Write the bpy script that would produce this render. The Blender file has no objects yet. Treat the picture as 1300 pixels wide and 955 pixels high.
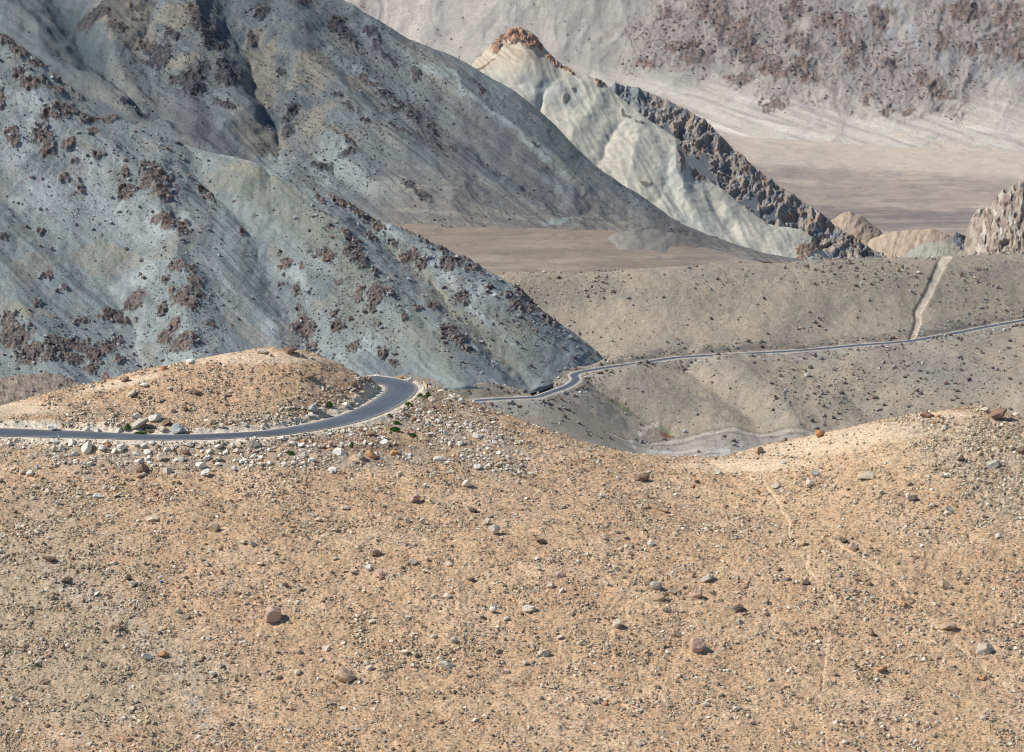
import bpy, math
import numpy as np

# ------------------------------------------------------------------ camera model
F = 3686.0; TH = math.radians(12.0); CX, CY = 650.0, 477.5
ct, st = math.cos(TH), math.sin(TH)
def W(px, py, d):
    """photo position + horizontal distance -> world point"""
    px, py, d = np.broadcast_arrays(np.asarray(px, float), np.asarray(py, float), np.asarray(d, float))
    x = (px-CX)/F; y = -(py-CY)/F
    dy = ct + y*st; dz = -st + y*ct
    k = d/dy
    return np.stack([x*k, d, dz*k], -1)
def Wz(px, py, z):
    x = (px-CX)/F; y = -(py-CY)/F
    k = z/(-st + y*ct)
    return np.array([x*k, (ct+y*st)*k, z])
def proj(P):
    dep = P[..., 1]*ct - P[..., 2]*st
    return CX + F*P[..., 0]/dep, CY - F*(P[..., 1]*st + P[..., 2]*ct)/dep

# ------------------------------------------------------------------ noise (numpy)
def _hash(ix, iy, seed):
    h = (ix.astype(np.int64)*374761393 + iy.astype(np.int64)*668265263 + seed*974634777) & 0xffffffff
    h = ((h ^ (h >> 13))*1274126177) & 0xffffffff
    return h ^ (h >> 16)
def noise(u, v, seed=0):
    iu = np.floor(u); iv = np.floor(v); fu = u-iu; fv = v-iv
    iu = iu.astype(np.int64); iv = iv.astype(np.int64)
    def g(a, b):
        h = _hash(iu+a, iv+b, seed); an = (h & 0xffff)*(2*math.pi/65536)
        return np.cos(an)*(fu-a) + np.sin(an)*(fv-b)
    su = fu*fu*fu*(fu*(fu*6-15)+10); sv = fv*fv*fv*(fv*(fv*6-15)+10)
    a = g(0, 0)*(1-su) + g(1, 0)*su; b = g(0, 1)*(1-su) + g(1, 1)*su
    return 1.5*(a*(1-sv) + b*sv)
def fbm(u, v, o=4, seed=0, gain=.5):
    s = 0; a = 1; t = 0
    for i in range(o):
        s = s + a*noise(u*2**i + 17.3*i, v*2**i - 9.1*i, seed+i*7); t += a; a *= gain
    return s/t*1.4
def ridged(u, v, o=4, seed=0, gain=.55):
    s = 0; a = 1; t = 0
    for i in range(o):
        s = s + a*(1-np.abs(noise(u*2**i+3.7*i, v*2**i+5.1*i, seed+i*11))*1.8); t += a; a *= gain
    return s/t
def cells(u, v, seed=0):
    """Worley: distance to the nearest point, and a random value for that cell"""
    iu = np.floor(u).astype(np.int64); iv = np.floor(v).astype(np.int64)
    best = np.full(u.shape, 9.0); val = np.zeros(u.shape)
    for a in (-1, 0, 1):
        for b in (-1, 0, 1):
            h = _hash(iu+a, iv+b, seed)
            cx = iu+a+(h & 0xff)/255.; cy = iv+b+((h >> 8) & 0xff)/255.
            d = (u-cx)**2 + (v-cy)**2; m = d < best
            best = np.where(m, d, best); val = np.where(m, ((h >> 16) & 0xff)/255., val)
    return np.sqrt(best), val
def facets(u, v, seed=0, o=3):
    """angular broken-rock relief: every cell is a tilted plate"""
    tot = 0; amp = 1.0
    for q in range(o):
        uu = u*2.1**q; vv = v*2.1**q
        iu = np.floor(uu).astype(np.int64); iv = np.floor(vv).astype(np.int64)
        best = np.full(uu.shape, 9.0); val = np.zeros(uu.shape)
        for a in (-1, 0, 1):
            for b in (-1, 0, 1):
                h = _hash(iu+a, iv+b, seed+q*5)
                dx = uu-(iu+a+(h & 0xff)/255.); dy = vv-(iv+b+((h >> 8) & 0xff)/255.)
                d = dx*dx+dy*dy; m = d < best; best = np.where(m, d, best)
                h2 = _hash(iu+a, iv+b, seed+q*5+101)
                pl = ((h2 & 0xff)/255.-.5)*1.2 + dx*(((h2 >> 8) & 0xff)/128.-1.2) + dy*(((h2 >> 16) & 0xff)/128.-.6)
                val = np.where(m, pl, val)
        tot = tot+amp*np.clip(val, -1, 1); amp *= .5
    return tot
def ss(a, b, x):
    t = np.clip((x-a)/(b-a), 0, 1); return t*t*(3-2*t)
def seg_dist(px, py, pts, wy=1.0):
    """distance to a polyline and position along it"""
    best = np.full(px.shape, 1e9); along = np.zeros(px.shape); n = len(pts)-1
    for i in range(n):
        ax, ay = pts[i]; bx, by = pts[i+1]; dx, dy = bx-ax, (by-ay)
        L = dx*dx+dy*dy+1e-9
        t = np.clip(((px-ax)*dx+(py-ay)*dy)/L, 0, 1)
        d = np.hypot(px-ax-t*dx, (py-ay-t*dy)*wy)
        m = d < best; best = np.where(m, d, best); along = np.where(m, (i+t)/n, along)
    return best, along
def mix(c, col, m):
    return c*(1-m[..., None]) + np.asarray(col, float)*m[..., None]
def blobs(px, py, L):
    s = np.zeros(px.shape)
    for b in L:
        cx, cy, rx, ry = b[:4]; an = math.radians(b[4]) if len(b) > 4 else 0
        dx = px-cx; dy = py-cy
        a = dx*math.cos(an)+dy*math.sin(an); c = -dx*math.sin(an)+dy*math.cos(an)
        s = np.maximum(s, 1.25-np.sqrt((a/rx)**2+(c/ry)**2)*.75)
    return s
def interp(x, pts):
    pts = sorted(pts); return np.interp(x, [p[0] for p in pts], [p[1] for p in pts])

# ------------------------------------------------------------------ blender helpers
scn = bpy.context.scene
COL = scn.collection
def tag(o, label=None, cat=None, group=None, kind=None):
    if label: o['label'] = label
    if cat: o['category'] = cat
    if group: o['group'] = group
    if kind: o['kind'] = kind
    return o
def make_mesh(name, V, Fc, col=None, smooth=True, attrs=None):
    """V (n,3) float, Fc (m,k) int"""
    me = bpy.data.meshes.new(name)
    n, m, k = len(V), len(Fc), Fc.shape[1]
    me.vertices.add(n); me.vertices.foreach_set('co', np.ascontiguousarray(V, np.float32).ravel())
    me.loops.add(m*k); me.loops.foreach_set('vertex_index', np.ascontiguousarray(Fc, np.int32).ravel())
    me.polygons.add(m)
    me.polygons.foreach_set('loop_start', np.arange(0, m*k, k, dtype=np.int32))
    me.polygons.foreach_set('use_smooth', np.full(m, smooth, dtype=bool))
    me.update(calc_edges=True)
    if col is not None:
        a = me.color_attributes.new('Col', 'FLOAT_COLOR', 'POINT')
        c = np.ones((n, 4), np.float32); c[:, :3] = np.clip(col.reshape(-1, 3), 0.005, 1)
        a.data.foreach_set('color', c.ravel())
    for kx, v in (attrs or {}).items():
        a = me.attributes.new(kx, 'FLOAT', 'POINT'); a.data.foreach_set('value', np.ascontiguousarray(v, np.float32).ravel())
    return me
def grid_faces(nr, nc):
    i = np.arange(nr*nc).reshape(nr, nc)
    return np.stack([i[:-1, :-1], i[:-1, 1:], i[1:, 1:], i[1:, :-1]], -1).reshape(-1, 4)
def link(name, me, mat, parent=None):
    o = bpy.data.objects.new(name, me); COL.objects.link(o)
    if mat is not None and not me.materials: me.materials.append(mat)
    if parent is not None: o.parent = parent
    return o
def grid_object(name, P, col, mat, label=None):
    nr, nc = P.shape[:2]
    me = make_mesh(name, P.reshape(-1, 3), grid_faces(nr, nc), col)
    o = link(name, me, mat); tag(o, label, None, None, 'structure'); return o

class NT:
    def __init__(s, name):
        s.m = bpy.data.materials.new(name); s.m.use_nodes = True; s.t = s.m.node_tree; s.t.nodes.clear()
        s.out = s.n('ShaderNodeOutputMaterial'); s.b = s.n('ShaderNodeBsdfPrincipled')
        s.b.inputs['Roughness'].default_value = .93
        s.b.inputs['Specular IOR Level'].default_value = .12
        s.l(s.b.outputs[0], s.out.inputs[0])
    def n(s, t, **k):
        x = s.t.nodes.new(t)
        for a, b in k.items(): setattr(x, a, b)
        return x
    def l(s, a, b): s.t.links.new(a, b)
    def noise(s, vec, scale, detail=3, rough=.55):
        x = s.n('ShaderNodeTexNoise'); x.inputs['Scale'].default_value = scale
        x.inputs['Detail'].default_value = detail; x.inputs['Roughness'].default_value = rough
        s.l(vec, x.inputs['Vector']); return x.outputs['Fac']
    def ramp(s, fac, stops):
        r = s.n('ShaderNodeValToRGB'); e = r.color_ramp.elements
        while len(e) < len(stops): e.new(.5)
        for i, (p, c) in enumerate(stops):
            e[i].position = p; e[i].color = (c[0], c[1], c[2], 1) if hasattr(c, '__len__') else (c, c, c, 1)
        s.l(fac, r.inputs[0]); return r.outputs[0]
    def mixc(s, a, b, fac=1.0, mode='MULTIPLY'):
        x = s.n('ShaderNodeMix', data_type='RGBA', blend_type=mode)
        if hasattr(fac, 'is_linked'): s.l(fac, x.inputs[0])
        else: x.inputs[0].default_value = fac
        for v, i in ((a, 6), (b, 7)):
            if hasattr(v, 'is_linked'): s.l(v, x.inputs[i])
            else: x.inputs[i].default_value = (*v, 1)
        return x.outputs[2]
    def bump(s, h, dist, strength=1.0):
        x = s.n('ShaderNodeBump'); x.inputs['Distance'].default_value = dist; x.inputs['Strength'].default_value = strength
        s.l(h, x.inputs['Height']); s.l(x.outputs[0], s.b.inputs['Normal']); return x

def terrain_mat(name, px_m, lo=.72, hi=1.3, speck=.35, bump=1.0, speck_thr=.60, stretch=1.0):
    """px_m: metres that one photo pixel covers on this layer"""
    t = NT(name)
    at = t.n('ShaderNodeAttribute', attribute_name='Col')
    co = t.n('ShaderNodeTexCoord').outputs['Object']
    if stretch != 1:
        mp = t.n('ShaderNodeMapping'); mp.inputs['Scale'].default_value = (stretch, 1, 1); t.l(co, mp.inputs['Vector']); co = mp.outputs[0]
    n1 = t.noise(co, .50/px_m, 5, .78)
    n2 = t.noise(co, .10/px_m, 4, .6)
    n3 = t.noise(co, .62/px_m, 2, .5)
    c = t.mixc(at.outputs['Color'], t.ramp(n1, [(.3, lo), (.7, hi)]))
    c = t.mixc(c, t.ramp(n2, [(.3, .9), (.7, 1.1)]))
    if speck > 0:
        c = t.mixc(c, t.ramp(n3, [(speck_thr, 1.0), (speck_thr+.07, 1-speck)]))
    t.l(c, t.b.inputs['Base Color'])
    t.bump(n1, px_m*2.2*bump, .8)
    return t.m

# ------------------------------------------------------------------ generic mountain sheet
def sheet(x0, x1, step, base, crest, rows, sag=.1, back=60, drop=None, behind=6, left=0, right=0):
    """base / crest: lists of (px, py, d). A slope from base to crest and over its back."""
    xs = np.arange(x0, x1+step, step, dtype=float)
    bx = [p[0] for p in base]; kx = [p[0] for p in crest]
    B = W(xs, np.interp(xs, bx, [p[1] for p in base]), np.interp(xs, bx, [p[2] for p in base]))
    K = W(xs, np.interp(xs, kx, [p[1] for p in crest]), np.interp(xs, kx, [p[2] for p in crest]))
    t = np.linspace(0, 1, rows)[:, None, None]
    def soft(A, w):
        n = int(w/step); k = np.hanning(2*n+1); k /= k.sum()
        return np.stack([np.convolve(np.pad(A[:, j], n, mode='reflect', reflect_type='odd'), k, 'valid') for j in range(3)], 1)
    w_ = min(70, (x1-x0)*.22); Bs, Ks = soft(B, w_), soft(K, w_)
    P = (Bs+(B-Bs)*0)[None]*(1-t) + Ks[None]*t + (K-Ks)[None]*t**7 + (B-Bs)[None]*(1-t)**7
    H = np.abs(K[:, 2]-B[:, 2])[None, :]
    tt = t[..., 0]
    P[..., 2] -= sag*H*np.sin(np.pi*tt**.8)
    extra = []
    for i in range(1, behind+1):
        f = i/behind
        q = K.copy(); q[:, 1] += back*f; q[:, 2] -= (drop or back*.8)*f**1.3; extra.append(q)
    P = np.concatenate([P, np.stack(extra)], 0)
    T = np.concatenate([np.repeat(tt, len(xs), 1), np.full((behind, len(xs)), 1.0)], 0)
    # carry the slope on past the frame on both sides, in coarser steps
    for w, side in ((left, -1), (right, 1)):
        if w:
            k = np.linspace(0, w, 41)[1:]; e = P[:, -1:] if side > 0 else P[:, :1]
            X = np.repeat(e, 40, 1); X[..., 0] += side*k[None]; t2 = np.repeat(T[:, :1], 40, 1)
            if side > 0: P = np.concatenate([P, X], 1); T = np.concatenate([T, t2], 1)
            else: P = np.concatenate([X[:, ::-1], P], 1); T = np.concatenate([t2, T], 1)
    return P, T
ND = np.array([0, -.5, .866])

# ================================================================== ROCK SHAPES
def ico(sub):
    t = (1+5**.5)/2
    V = [(-1, t, 0), (1, t, 0), (-1, -t, 0), (1, -t, 0), (0, -1, t), (0, 1, t), (0, -1, -t), (0, 1, -t), (t, 0, -1), (t, 0, 1), (-t, 0, -1), (-t, 0, 1)]
    Fc = [(0, 11, 5), (0, 5, 1), (0, 1, 7), (0, 7, 10), (0, 10, 11), (1, 5, 9), (5, 11, 4), (11, 10, 2), (10, 7, 6), (7, 1, 8), (3, 9, 4), (3, 4, 2), (3, 2, 6), (3, 6, 8), (3, 8, 9), (4, 9, 5), (2, 4, 11), (6, 2, 10), (8, 6, 7), (9, 8, 1)]
    V = [np.array(v)/np.linalg.norm(v) for v in V]
    for _ in range(sub):
        mid = {}; NF = []
        def m(a, b):
            k = (min(a, b), max(a, b))
            if k not in mid:
                p = V[a]+V[b]; V.append(p/np.linalg.norm(p)); mid[k] = len(V)-1
            return mid[k]
        for a, b, c in Fc:
            x, y, z = m(a, b), m(b, c), m(c, a); NF += [(a, x, z), (b, y, x), (c, z, y), (x, y, z)]
        Fc = NF
    return np.array(V), np.array(Fc)
ICO = [ico(i) for i in range(5)]
def rock_shape(sub, rng, cuts=9, rough=.06, roundness=.0):
    V, Fc = ICO[sub]; V = V.copy()
    for _ in range(cuts):
        n = rng.normal(size=3); n /= np.linalg.norm(n); h = rng.uniform(.45, .85) + roundness
        e = np.maximum(0, V@n-h); V -= e[:, None]*n
    if sub >= 2:
        o = rng.uniform(0, 50)
        V *= (1 + rough*(fbm(V[:, 0]*1.6+o, V[:, 1]*1.6+V[:, 2]*1.3, 4, 3)*1.6))[:, None]
    else:
        V *= (1+rng.uniform(-.18, .18, len(V)))[:, None]
    V /= np.abs(V).max(0)
    return V, Fc
def scatter(name, pts, sizes, cols, mat, rng, sub=0, flat=.6, variants=16, sink=.25, label=None, cat=None, elong=.35):
    """thousands of stones as one mesh (stuff)"""
    lib = [rock_shape(sub, rng, 6) for _ in range(variants)]
    nv = len(lib[0][0]); L = np.stack([l[0] for l in lib])
    n = len(pts); k = rng.integers(0, variants, n)
    a = rng.uniform(0, 2*np.pi, n); V = L[k]
    sx = sizes*(1+rng.uniform(-elong, elong, n)); sy = sizes*(1+rng.uniform(-elong, elong, n)); sz = sizes*flat*(1+rng.uniform(-.35, .5, n))
    X = V[..., 0]*sx[:, None]; Y = V[..., 1]*sy[:, None]; Z = V[..., 2]*sz[:, None]
    tl = rng.normal(0, .25, n)[:, None]
    Z2 = Z*np.cos(tl)+X*np.sin(tl); X = X*np.cos(tl)-Z*np.sin(tl)
    c, s = np.cos(a)[:, None], np.sin(a)[:, None]
    P = np.stack([X*c-Y*s, X*s+Y*c, Z2], -1) + pts[:, None, :]
    P[..., 2] += (sz*(1-2*sink))[:, None]
    Fc = (ICO[sub][1][None] + (np.arange(n)*nv)[:, None, None]).reshape(-1, 3)
    C = np.repeat(cols[:, None, :], nv, 1)
    me = make_mesh(name, P.reshape(-1, 3), Fc, C, smooth=False)
    o = link(name, me, mat); tag(o, label, cat, None, 'stuff'); return o

def pick(P, prob, n, rng, ok=None):
    """random places on a grid surface, with given probability per cell"""
    Q = P[:-1, :-1]; w = prob[:-1, :-1].ravel().clip(0)
    e1 = P[:-1, 1:]-Q; e2 = P[1:, :-1]-Q
    idx = rng.choice(w.size, n, p=w/w.sum())
    a, b = rng.random(n)[:, None], rng.random(n)[:, None]
    return Q.reshape(-1, 3)[idx] + a*e1.reshape(-1, 3)[idx] + b*e2.reshape(-1, 3)[idx], idx

def stone_colour(rng, n, pal, jitter=.15):
    cs = np.array([p[1] for p in pal]); w = np.array([p[0] for p in pal], float)
    k = rng.choice(len(pal), n, p=w/w.sum())
    return cs[k]*(1+rng.uniform(-jitter, jitter, n))[:, None]*(1+rng.uniform(-.04, .04, (n, 3)))

def attr_rock_mat(name, scale, bump):
    t = NT(name); at = t.n('ShaderNodeAttribute', attribute_name='Col')
    co = t.n('ShaderNodeTexCoord').outputs['Object']
    n = t.noise(co, scale, 4, .65)
    t.l(t.mixc(at.outputs['Color'], t.ramp(n, [(.3, .75), (.7, 1.25)])), t.b.inputs['Base Color'])
    t.bump(n, bump, .7); return t.m

# ================================================================== 1. FAR MOUNTAIN WALL
def far_mountain():
    crest = [(300, -260, 5300), (700, -230, 5200), (1000, -250, 5150), (1450, -260, 5100)]
    base = [(300, 160, 4500), (800, 175, 4400), (950, 190, 4330), (1100, 225, 4250), (1450, 262, 4150)]
    P, T = sheet(330, 1430, 1.5, base, crest, 300, sag=.12, back=500, drop=300, left=500, right=900)
    px, py = proj(P)
    wx = px + 12*fbm(px/40, py/40, 3, 1); wy = py + 10*fbm(px/40, py/40, 3, 5)
    # ribs and gullies falling down-left .. down-right
    gx = px+14*fbm(px/60, py/60, 3, 61); gy = py+10*fbm(px/60, py/60, 3, 62)
    rib = ridged(gx/110+gy/300, gy/150, 5, 21, .45)
    fine = ridged((gx+gy*.35)/34, (gy-gx*.2)/60, 4, 8)
    low = ss(150, 60, py - (px-900)*.10)
    D = 13*(rib-.6)*low + .9*(fine-.6)*(.1+low*.9)
    c = np.ones(P.shape)*np.array([.40, .375, .345])  # low-contrast tones with distance haze put into the colour
    c = mix(c, (.46, .425, .385), ss(-.2, .5, fbm(px/120, py/60, 3, 9)))
    # blue grey scree chutes
    st_ = fbm((px-py*.45)/16, (py)/110, 3, 12)
    c = mix(c, (.36, .40, .45), ss(.05, .5, st_)*ss(900, 1050, px)*ss(190, 60, py)*.75)
    c = mix(c, (.46, .42, .40), ss(.1, .5, fbm(px/30, py/20, 4, 14))*.6)
    # the alluvial fans: long pale streaks sweeping to the right
    fan = ss(70, 150, py-(px-850)*.06 + 14*fbm(px/70, py/70, 2, 3))
    sk = fbm((px*.94+py*.34)/130, (py*.94-px*.34+px*.0)/6.5, 4, 31)
    fc = mix(np.ones(P.shape)*np.array([.64, .585, .52]), (.49, .44, .40), ss(-.1, .35, sk))
    fc = mix(fc, (.74, .69, .62), ss(.1, .5, fbm((px+py*.4)/160, (py-px*.3)/12, 3, 34)))
    fc = mix(fc, (.66, .54, .43), ss(.15, .5, fbm(px/60, py/22, 3, 36))*.5)
    c = c*(1-fan[..., None]) + fc*fan[..., None]
    # left part at the top: smooth pale
    c = mix(c, (.55, .505, .46), ss(720, 600, px)*.7)
    brd = ss(.0, .8, blobs(wx, wy, [(960, 50, 90, 50, 30), (1060, 60, 60, 70), (1120, 90, 60, 40), (1240, 40, 90, 60), (1170, 115, 60, 30), (860, 50, 60, 40), (1000, -30, 200, 40)])+.6*fbm(px/30, py/22, 5, 66))
    c = mix(c, (.31, .265, .25), brd*.62); c = mix(c, (.25, .235, .24), brd*ss(.1, .35, fbm(px/4, py/3.4, 3, 67))*.45)
    # outcrops
    ob = [(905, 15, 34, 20, 20), (930, 40, 35, 20, 30), (955, 62, 34, 18, 30), (985, 85, 26, 14, 20), (1012, 55, 26, 13, 15), (1020, 92, 28, 16, 25), (1008, 15, 16, 16),
          (1045, 22, 16, 14), (1068, 26, 18, 12), (1068, 48, 12, 16), (1072, 70, 12, 10), (1085, 82, 12, 12), (1110, 18, 12, 14), (1125, 28, 12, 16), (1130, 82, 14, 9), (1085, 62, 10, 9),
          (1165, 105, 18, 10, 25), (1190, 118, 18, 10, 25), (1102, 128, 10, 6), (1130, 140, 12, 6), (1155, 145, 9, 6), (1195, 55, 14, 14), (1230, 15, 30, 14), (1285, 20, 30, 25), (1262, 55, 14, 24),
          (1290, 60, 16, 22), (1230, 60, 14, 10), (880, 75, 14, 10), (865, 60, 20, 10), (840, 20, 14, 8), (985, 130, 22, 8), (940, 100, 20, 9), (1000, -20, 120, 16), (1250, -30, 90, 20), (820, 78, 10, 6)]
    o = blobs(wx, wy, ob) + .42*fbm(px/9, py/9, 4, 44) - .05
    o = o+.35*fbm(px/22, py/16, 4, 46); m = ss(.38, .72, o)*.95
    dots = ss(.42, .6, fbm(px/4.2, py/3.6, 3, 51))*ss(180, 40, py-(px-900)*.15)*ss(760, 900, px)*.5
    lump, lv = cells(px/5.5+fbm(px/8, py/8, 2, 2), py/4.5, 6)
    fa = facets(px/8, py/7, 5)
    rc = np.ones(P.shape)*np.array([.25, .18, .155])
    rc = mix(rc, (.18, .155, .16), ss(.3, .7, lv)); rc = mix(rc, (.34, .26, .225), ss(.1, .5, fbm(px/5, py/5, 3, 17)))
    c = c*(1-m[..., None]) + rc*m[..., None]
    c = mix(c, (.27, .24, .245), dots*(1-m))
    D += m*(1.2+1.8*fa) + dots*.6 + brd*(2.0*facets(px/14, py/12, 15)+.5*fbm(px/5, py/5, 3, 77))
    c = c*np.array([.98, 1.0, 1.0])
    P += D[..., None]*ND
    grid_object('far_mountain', P, c, terrain_mat('far_mountain_mat', 1.25, .80, 1.2, .22, .9), 'pale pinkish mountain wall with red brown outcrops and streaked sand fans')
    rng = np.random.default_rng(25)
    prob = np.where((T < 1) & (py > -8), .04 + brd*1.0 + 1.2*ss(.2, .6, o), 0)*low
    pts, idx = pick(P, prob, 6500, rng)
    sz = .7 + .6*rng.pareto(2.8, len(pts)).clip(0, 3)
    cols = stone_colour(rng, len(pts), [(4, (.24, .20, .19)), (2, (.28, .21, .18)), (3, (.34, .32, .31))])
    scatter('far_boulders', pts, sz, cols, attr_rock_mat('far_boulder_mat', .5, .5), rng, 0, .75, label='countless reddish and grey boulders dotted over the far mountain wall', cat='boulders')

# ================================================================== 2. VALLEY FLOOR (plains)
def rbf_fit(pts):
    """pts (n,3) world -> thin plate spline z(x,y)"""
    A = pts[:, :2]/100.; n = len(A)
    def U(r2): return np.where(r2 > 1e-12, r2*np.log(r2+1e-12)*.5, 0)
    d2 = ((A[:, None]-A[None])**2).sum(-1)
    M = np.zeros((n+3, n+3)); M[:n, :n] = U(d2)+np.eye(n)*.001
    M[:n, n] = 1; M[:n, n+1:] = A; M[n, :n] = 1; M[n+1:, :n] = A.T
    w = np.linalg.solve(M, np.concatenate([pts[:, 2], np.zeros(3)]))
    def f(x, y):
        x = np.asarray(x)/100.; y = np.asarray(y)/100.
        s = w[n] + w[n+1]*x + w[n+2]*y
        for i in range(n):
            s = s + w[i]*U((x-A[i, 0])**2+(y-A[i, 1])**2)
        return s
    return f
def polar(x0, x1, sx, ds, left=0, right=0):
    xs = np.concatenate([np.arange(x0-left, x0, 9.), np.arange(x0, x1+sx, sx, dtype=float), np.arange(x1+sx+9, x1+sx+9+right, 9.)]); ds = np.asarray(ds, float)
    # image column + depth -> ground x (column measured at the view centre row)
    X = (xs[None]-CX)/F*ds[:, None]*1.03
    return X, np.repeat(ds[:, None], len(xs), 1)

def valley_floor():
    pts = []
    for px in (-300, 200, 500, 800):
        for py, d in ((356, 2260), (345, 2350), (320, 2470), (298, 2580)): pts.append(W(px, py, d))
        if px < 700: pts.append(W(px, 270, 2740))
        else: pts += [[(px-650)/F*2740, 2740, -447], [(px-650)/F*2930, 2930, -480]]
        pts.append([(px-650)/F*3100, 3100, -430 if px < 700 else -515]); pts.append([(px-650)/F*4400, 4400, -560])
        pts.append([(px-650)/F*2050, 2050, -405])
    for px in (1080, 1200, 1320, 1450):
        pts.append([(px-650)/F*2200, 2200, -440]); pts.append([(px-650)/F*2700, 2700, -505])
        for py, d in ((334, 3300), (306, 3440), (283, 3580), (260, 3740), (235, 3920), (205, 4150)): pts.append(W(px, py+(px-1200)*.05, d))
        pts.append(W(px, 175, 4600))
    for py, d in ((330, 2500), (240, 3700), (180, 4150)): pts.append(W(940, py, d))
    for d, z in ((2730, -464), (2900, -512), (3100, -545), (3350, -552)): pts.append([290/F*d, d, z])
    f = rbf_fit(np.array([np.array(p, float) for p in pts]))
    ds = np.concatenate([np.arange(2050, 3000, 5), np.arange(3000, 4700, 7)])
    X, Y = polar(380, 1430, 2.0, ds, 300, 700)
    Z = f(X, Y)
    P = np.stack([X, Y, Z], -1); px, py = proj(P)
    D = 1.5*fbm(X/40, Y/40, 4, 3) + 2.0*ss(.1, .5, fbm(X/160+3, Y/45, 3, 8))
    c = np.ones(P.shape)*np.array([.30, .25, .205])
    band = fbm(px/260+3, py/5.5, 4, 12)
    c = mix(c, (.37, .32, .27), ss(-.05, .4, band)*.8)
    c = mix(c, (.235, .21, .18), ss(.1, .5, fbm(px/200, (py+px*.02)/6.5, 3, 19))*.7)
    far = ss(860, 960, px)
    fc = np.ones(P.shape)*np.array([.40, .345, .305])
    fc = mix(fc, (.33, .29, .265), ss(0, .4, fbm(px/60, py/7, 4, 24)))
    fc = mix(fc, (.52, .45, .385), ss(.15, .5, fbm(px/120, (py-px*.05)/5, 3, 27))*.7)
    fc = mix(fc, (.24, .215, .21), ss(262, 268, py-(px-1130)*.04+3*fbm(px/40, py/9, 2, 4))*ss(300, 285, py)*ss(1015, 1060, px)*(.5+.5*ss(-.3, .2, fbm(px/150, py/3, 2, 7))))
    fc = mix(fc, (.60, .53, .46), ss(214, 200, py-(px-930)*.06)*.8)
    fc = mix(fc, (.36, .325, .30), ss(0, .3, fbm(px/30, py/12, 3, 29))*ss(250, 235, py)*ss(205, 215, py-(px-930)*.05)*.7)
    c = c*(1-far[..., None]) + fc*far[..., None]
    P[..., 2] += D; c = c*np.array([1.05, 1.03, 1.0])
    grid_object('valley_floor', P, c, terrain_mat('valley_floor_mat', .9, .82, 1.18, .3, .8), 'brown banded valley plain between the mountains')
    # low foothill standing on the plain
    crest = [(728, 318, 2520), (740, 313, 2530), (760, 303, 2540), (785, 295, 2550), (810, 291, 2560), (840, 292, 2570), (870, 300, 2580), (910, 316, 2590), (945, 330, 2600)]
    base = [(728, 322, 2480), (800, 333, 2440), (850, 338, 2430), (945, 340, 2480)]
    P, T = sheet(728, 945, 1.2, base, crest, 60, sag=-.12, back=60, drop=45)
    px, py = proj(P)
    c = np.ones(P.shape)*np.array([.25, .235, .215])
    c = mix(c, (.36, .345, .30), ss(810, 765, px+(py-300)*-1.2)*.6)
    c = mix(c, (.34, .295, .25), ss(310, 322, py)*ss(840, 780, px))
    P += (1.6*fbm(px/22, py/14, 3, 3)*ss(0, .2, T))[..., None]*ND
    grid_object('foothill', P, c, terrain_mat('foothill_mat', .75, .8, 1.2, .35, .8), 'low dark foothill with pale left flank on the plain')

# ================================================================== 3. BACK RIDGES (pale clay ridge + dark crag)
def crag():
    crest = [(765, 118, 3340), (780, 106, 3340), (800, 108, 3340), (830, 118, 3330), (860, 134, 3320), (885, 146, 3310), (895, 150, 3310), (912, 171, 3300), (935, 191, 3290), (958, 211, 3280), (981, 228, 3270), (1016, 253, 3260),
             (1034, 266, 3250), (1050, 276, 3240), (1070, 291, 3230), (1095, 307, 3225), (1118, 322, 3220), (1130, 332, 3215)]
    base = [(765, 180, 3230), (860, 235, 3200), (950, 300, 3150), (1010, 340, 3110), (1130, 345, 3130)]
    P, T = sheet(765, 1130, .8, base, crest, 230, sag=.05, back=120, drop=110)
    px, py = proj(P)
    lump, lv = cells(px/9+.6*fbm(px/9, py/9, 2, 2), py/8+.6*fbm(px/9, py/9, 2, 3), 6)
    l2, v2 = cells(px/3.6, py/3.4, 9)
    rg = ridged((px+py*.2)/34, (py-px*.3)/48, 5, 7)
    crestd = np.interp(px, [p[0] for p in crest], [p[1] for p in crest])
    edge = ss(1.0, .9, T)
    rock = ss(-.35, .0, .25 + .9*fbm(px/22, py/18, 4, 15) - ss(24, 60, py-crestd)*.45 - ss(830, 790, px)*.1)
    D = (11*(rg-.6) + 2.5*facets((px+py*.2)/17, (py-px*.2)/19, 5, 5))*rock*ss(0, .1, T)
    D = np.where(T > .97, D*.6, D)
    c = np.ones(P.shape)*np.array([.20, .22, .235])  # dark bluish scree below the rock, gully shadow put into its colour
    rc = np.ones(P.shape)*np.array([.37, .33, .29])
    rc = mix(rc, (.40, .30, .23), ss(-.1, .4, fbm(px/14, py/12, 4, 92))); rc = mix(rc, (.20, .23, .26), ss(.0, .4, fbm(px/12+7, py/16, 4, 93))*.85)
    rc = mix(rc, (.52, .49, .45), ss(.15, .5, fbm(px/6, py/6, 3, 28))*.6)
    c = c*(1-rock[..., None]) + rc*rock[..., None]
    c = mix(c, (.24, .28, .32), ss(850, 810, px)*.6)
    P += D[..., None]*ND
    grid_object('dark_crag_ridge', P, c, terrain_mat('crag_mat', .88, .75, 1.25, .3, 1.2), 'jagged dark crag ridge falling behind the pale clay ridge')
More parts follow.
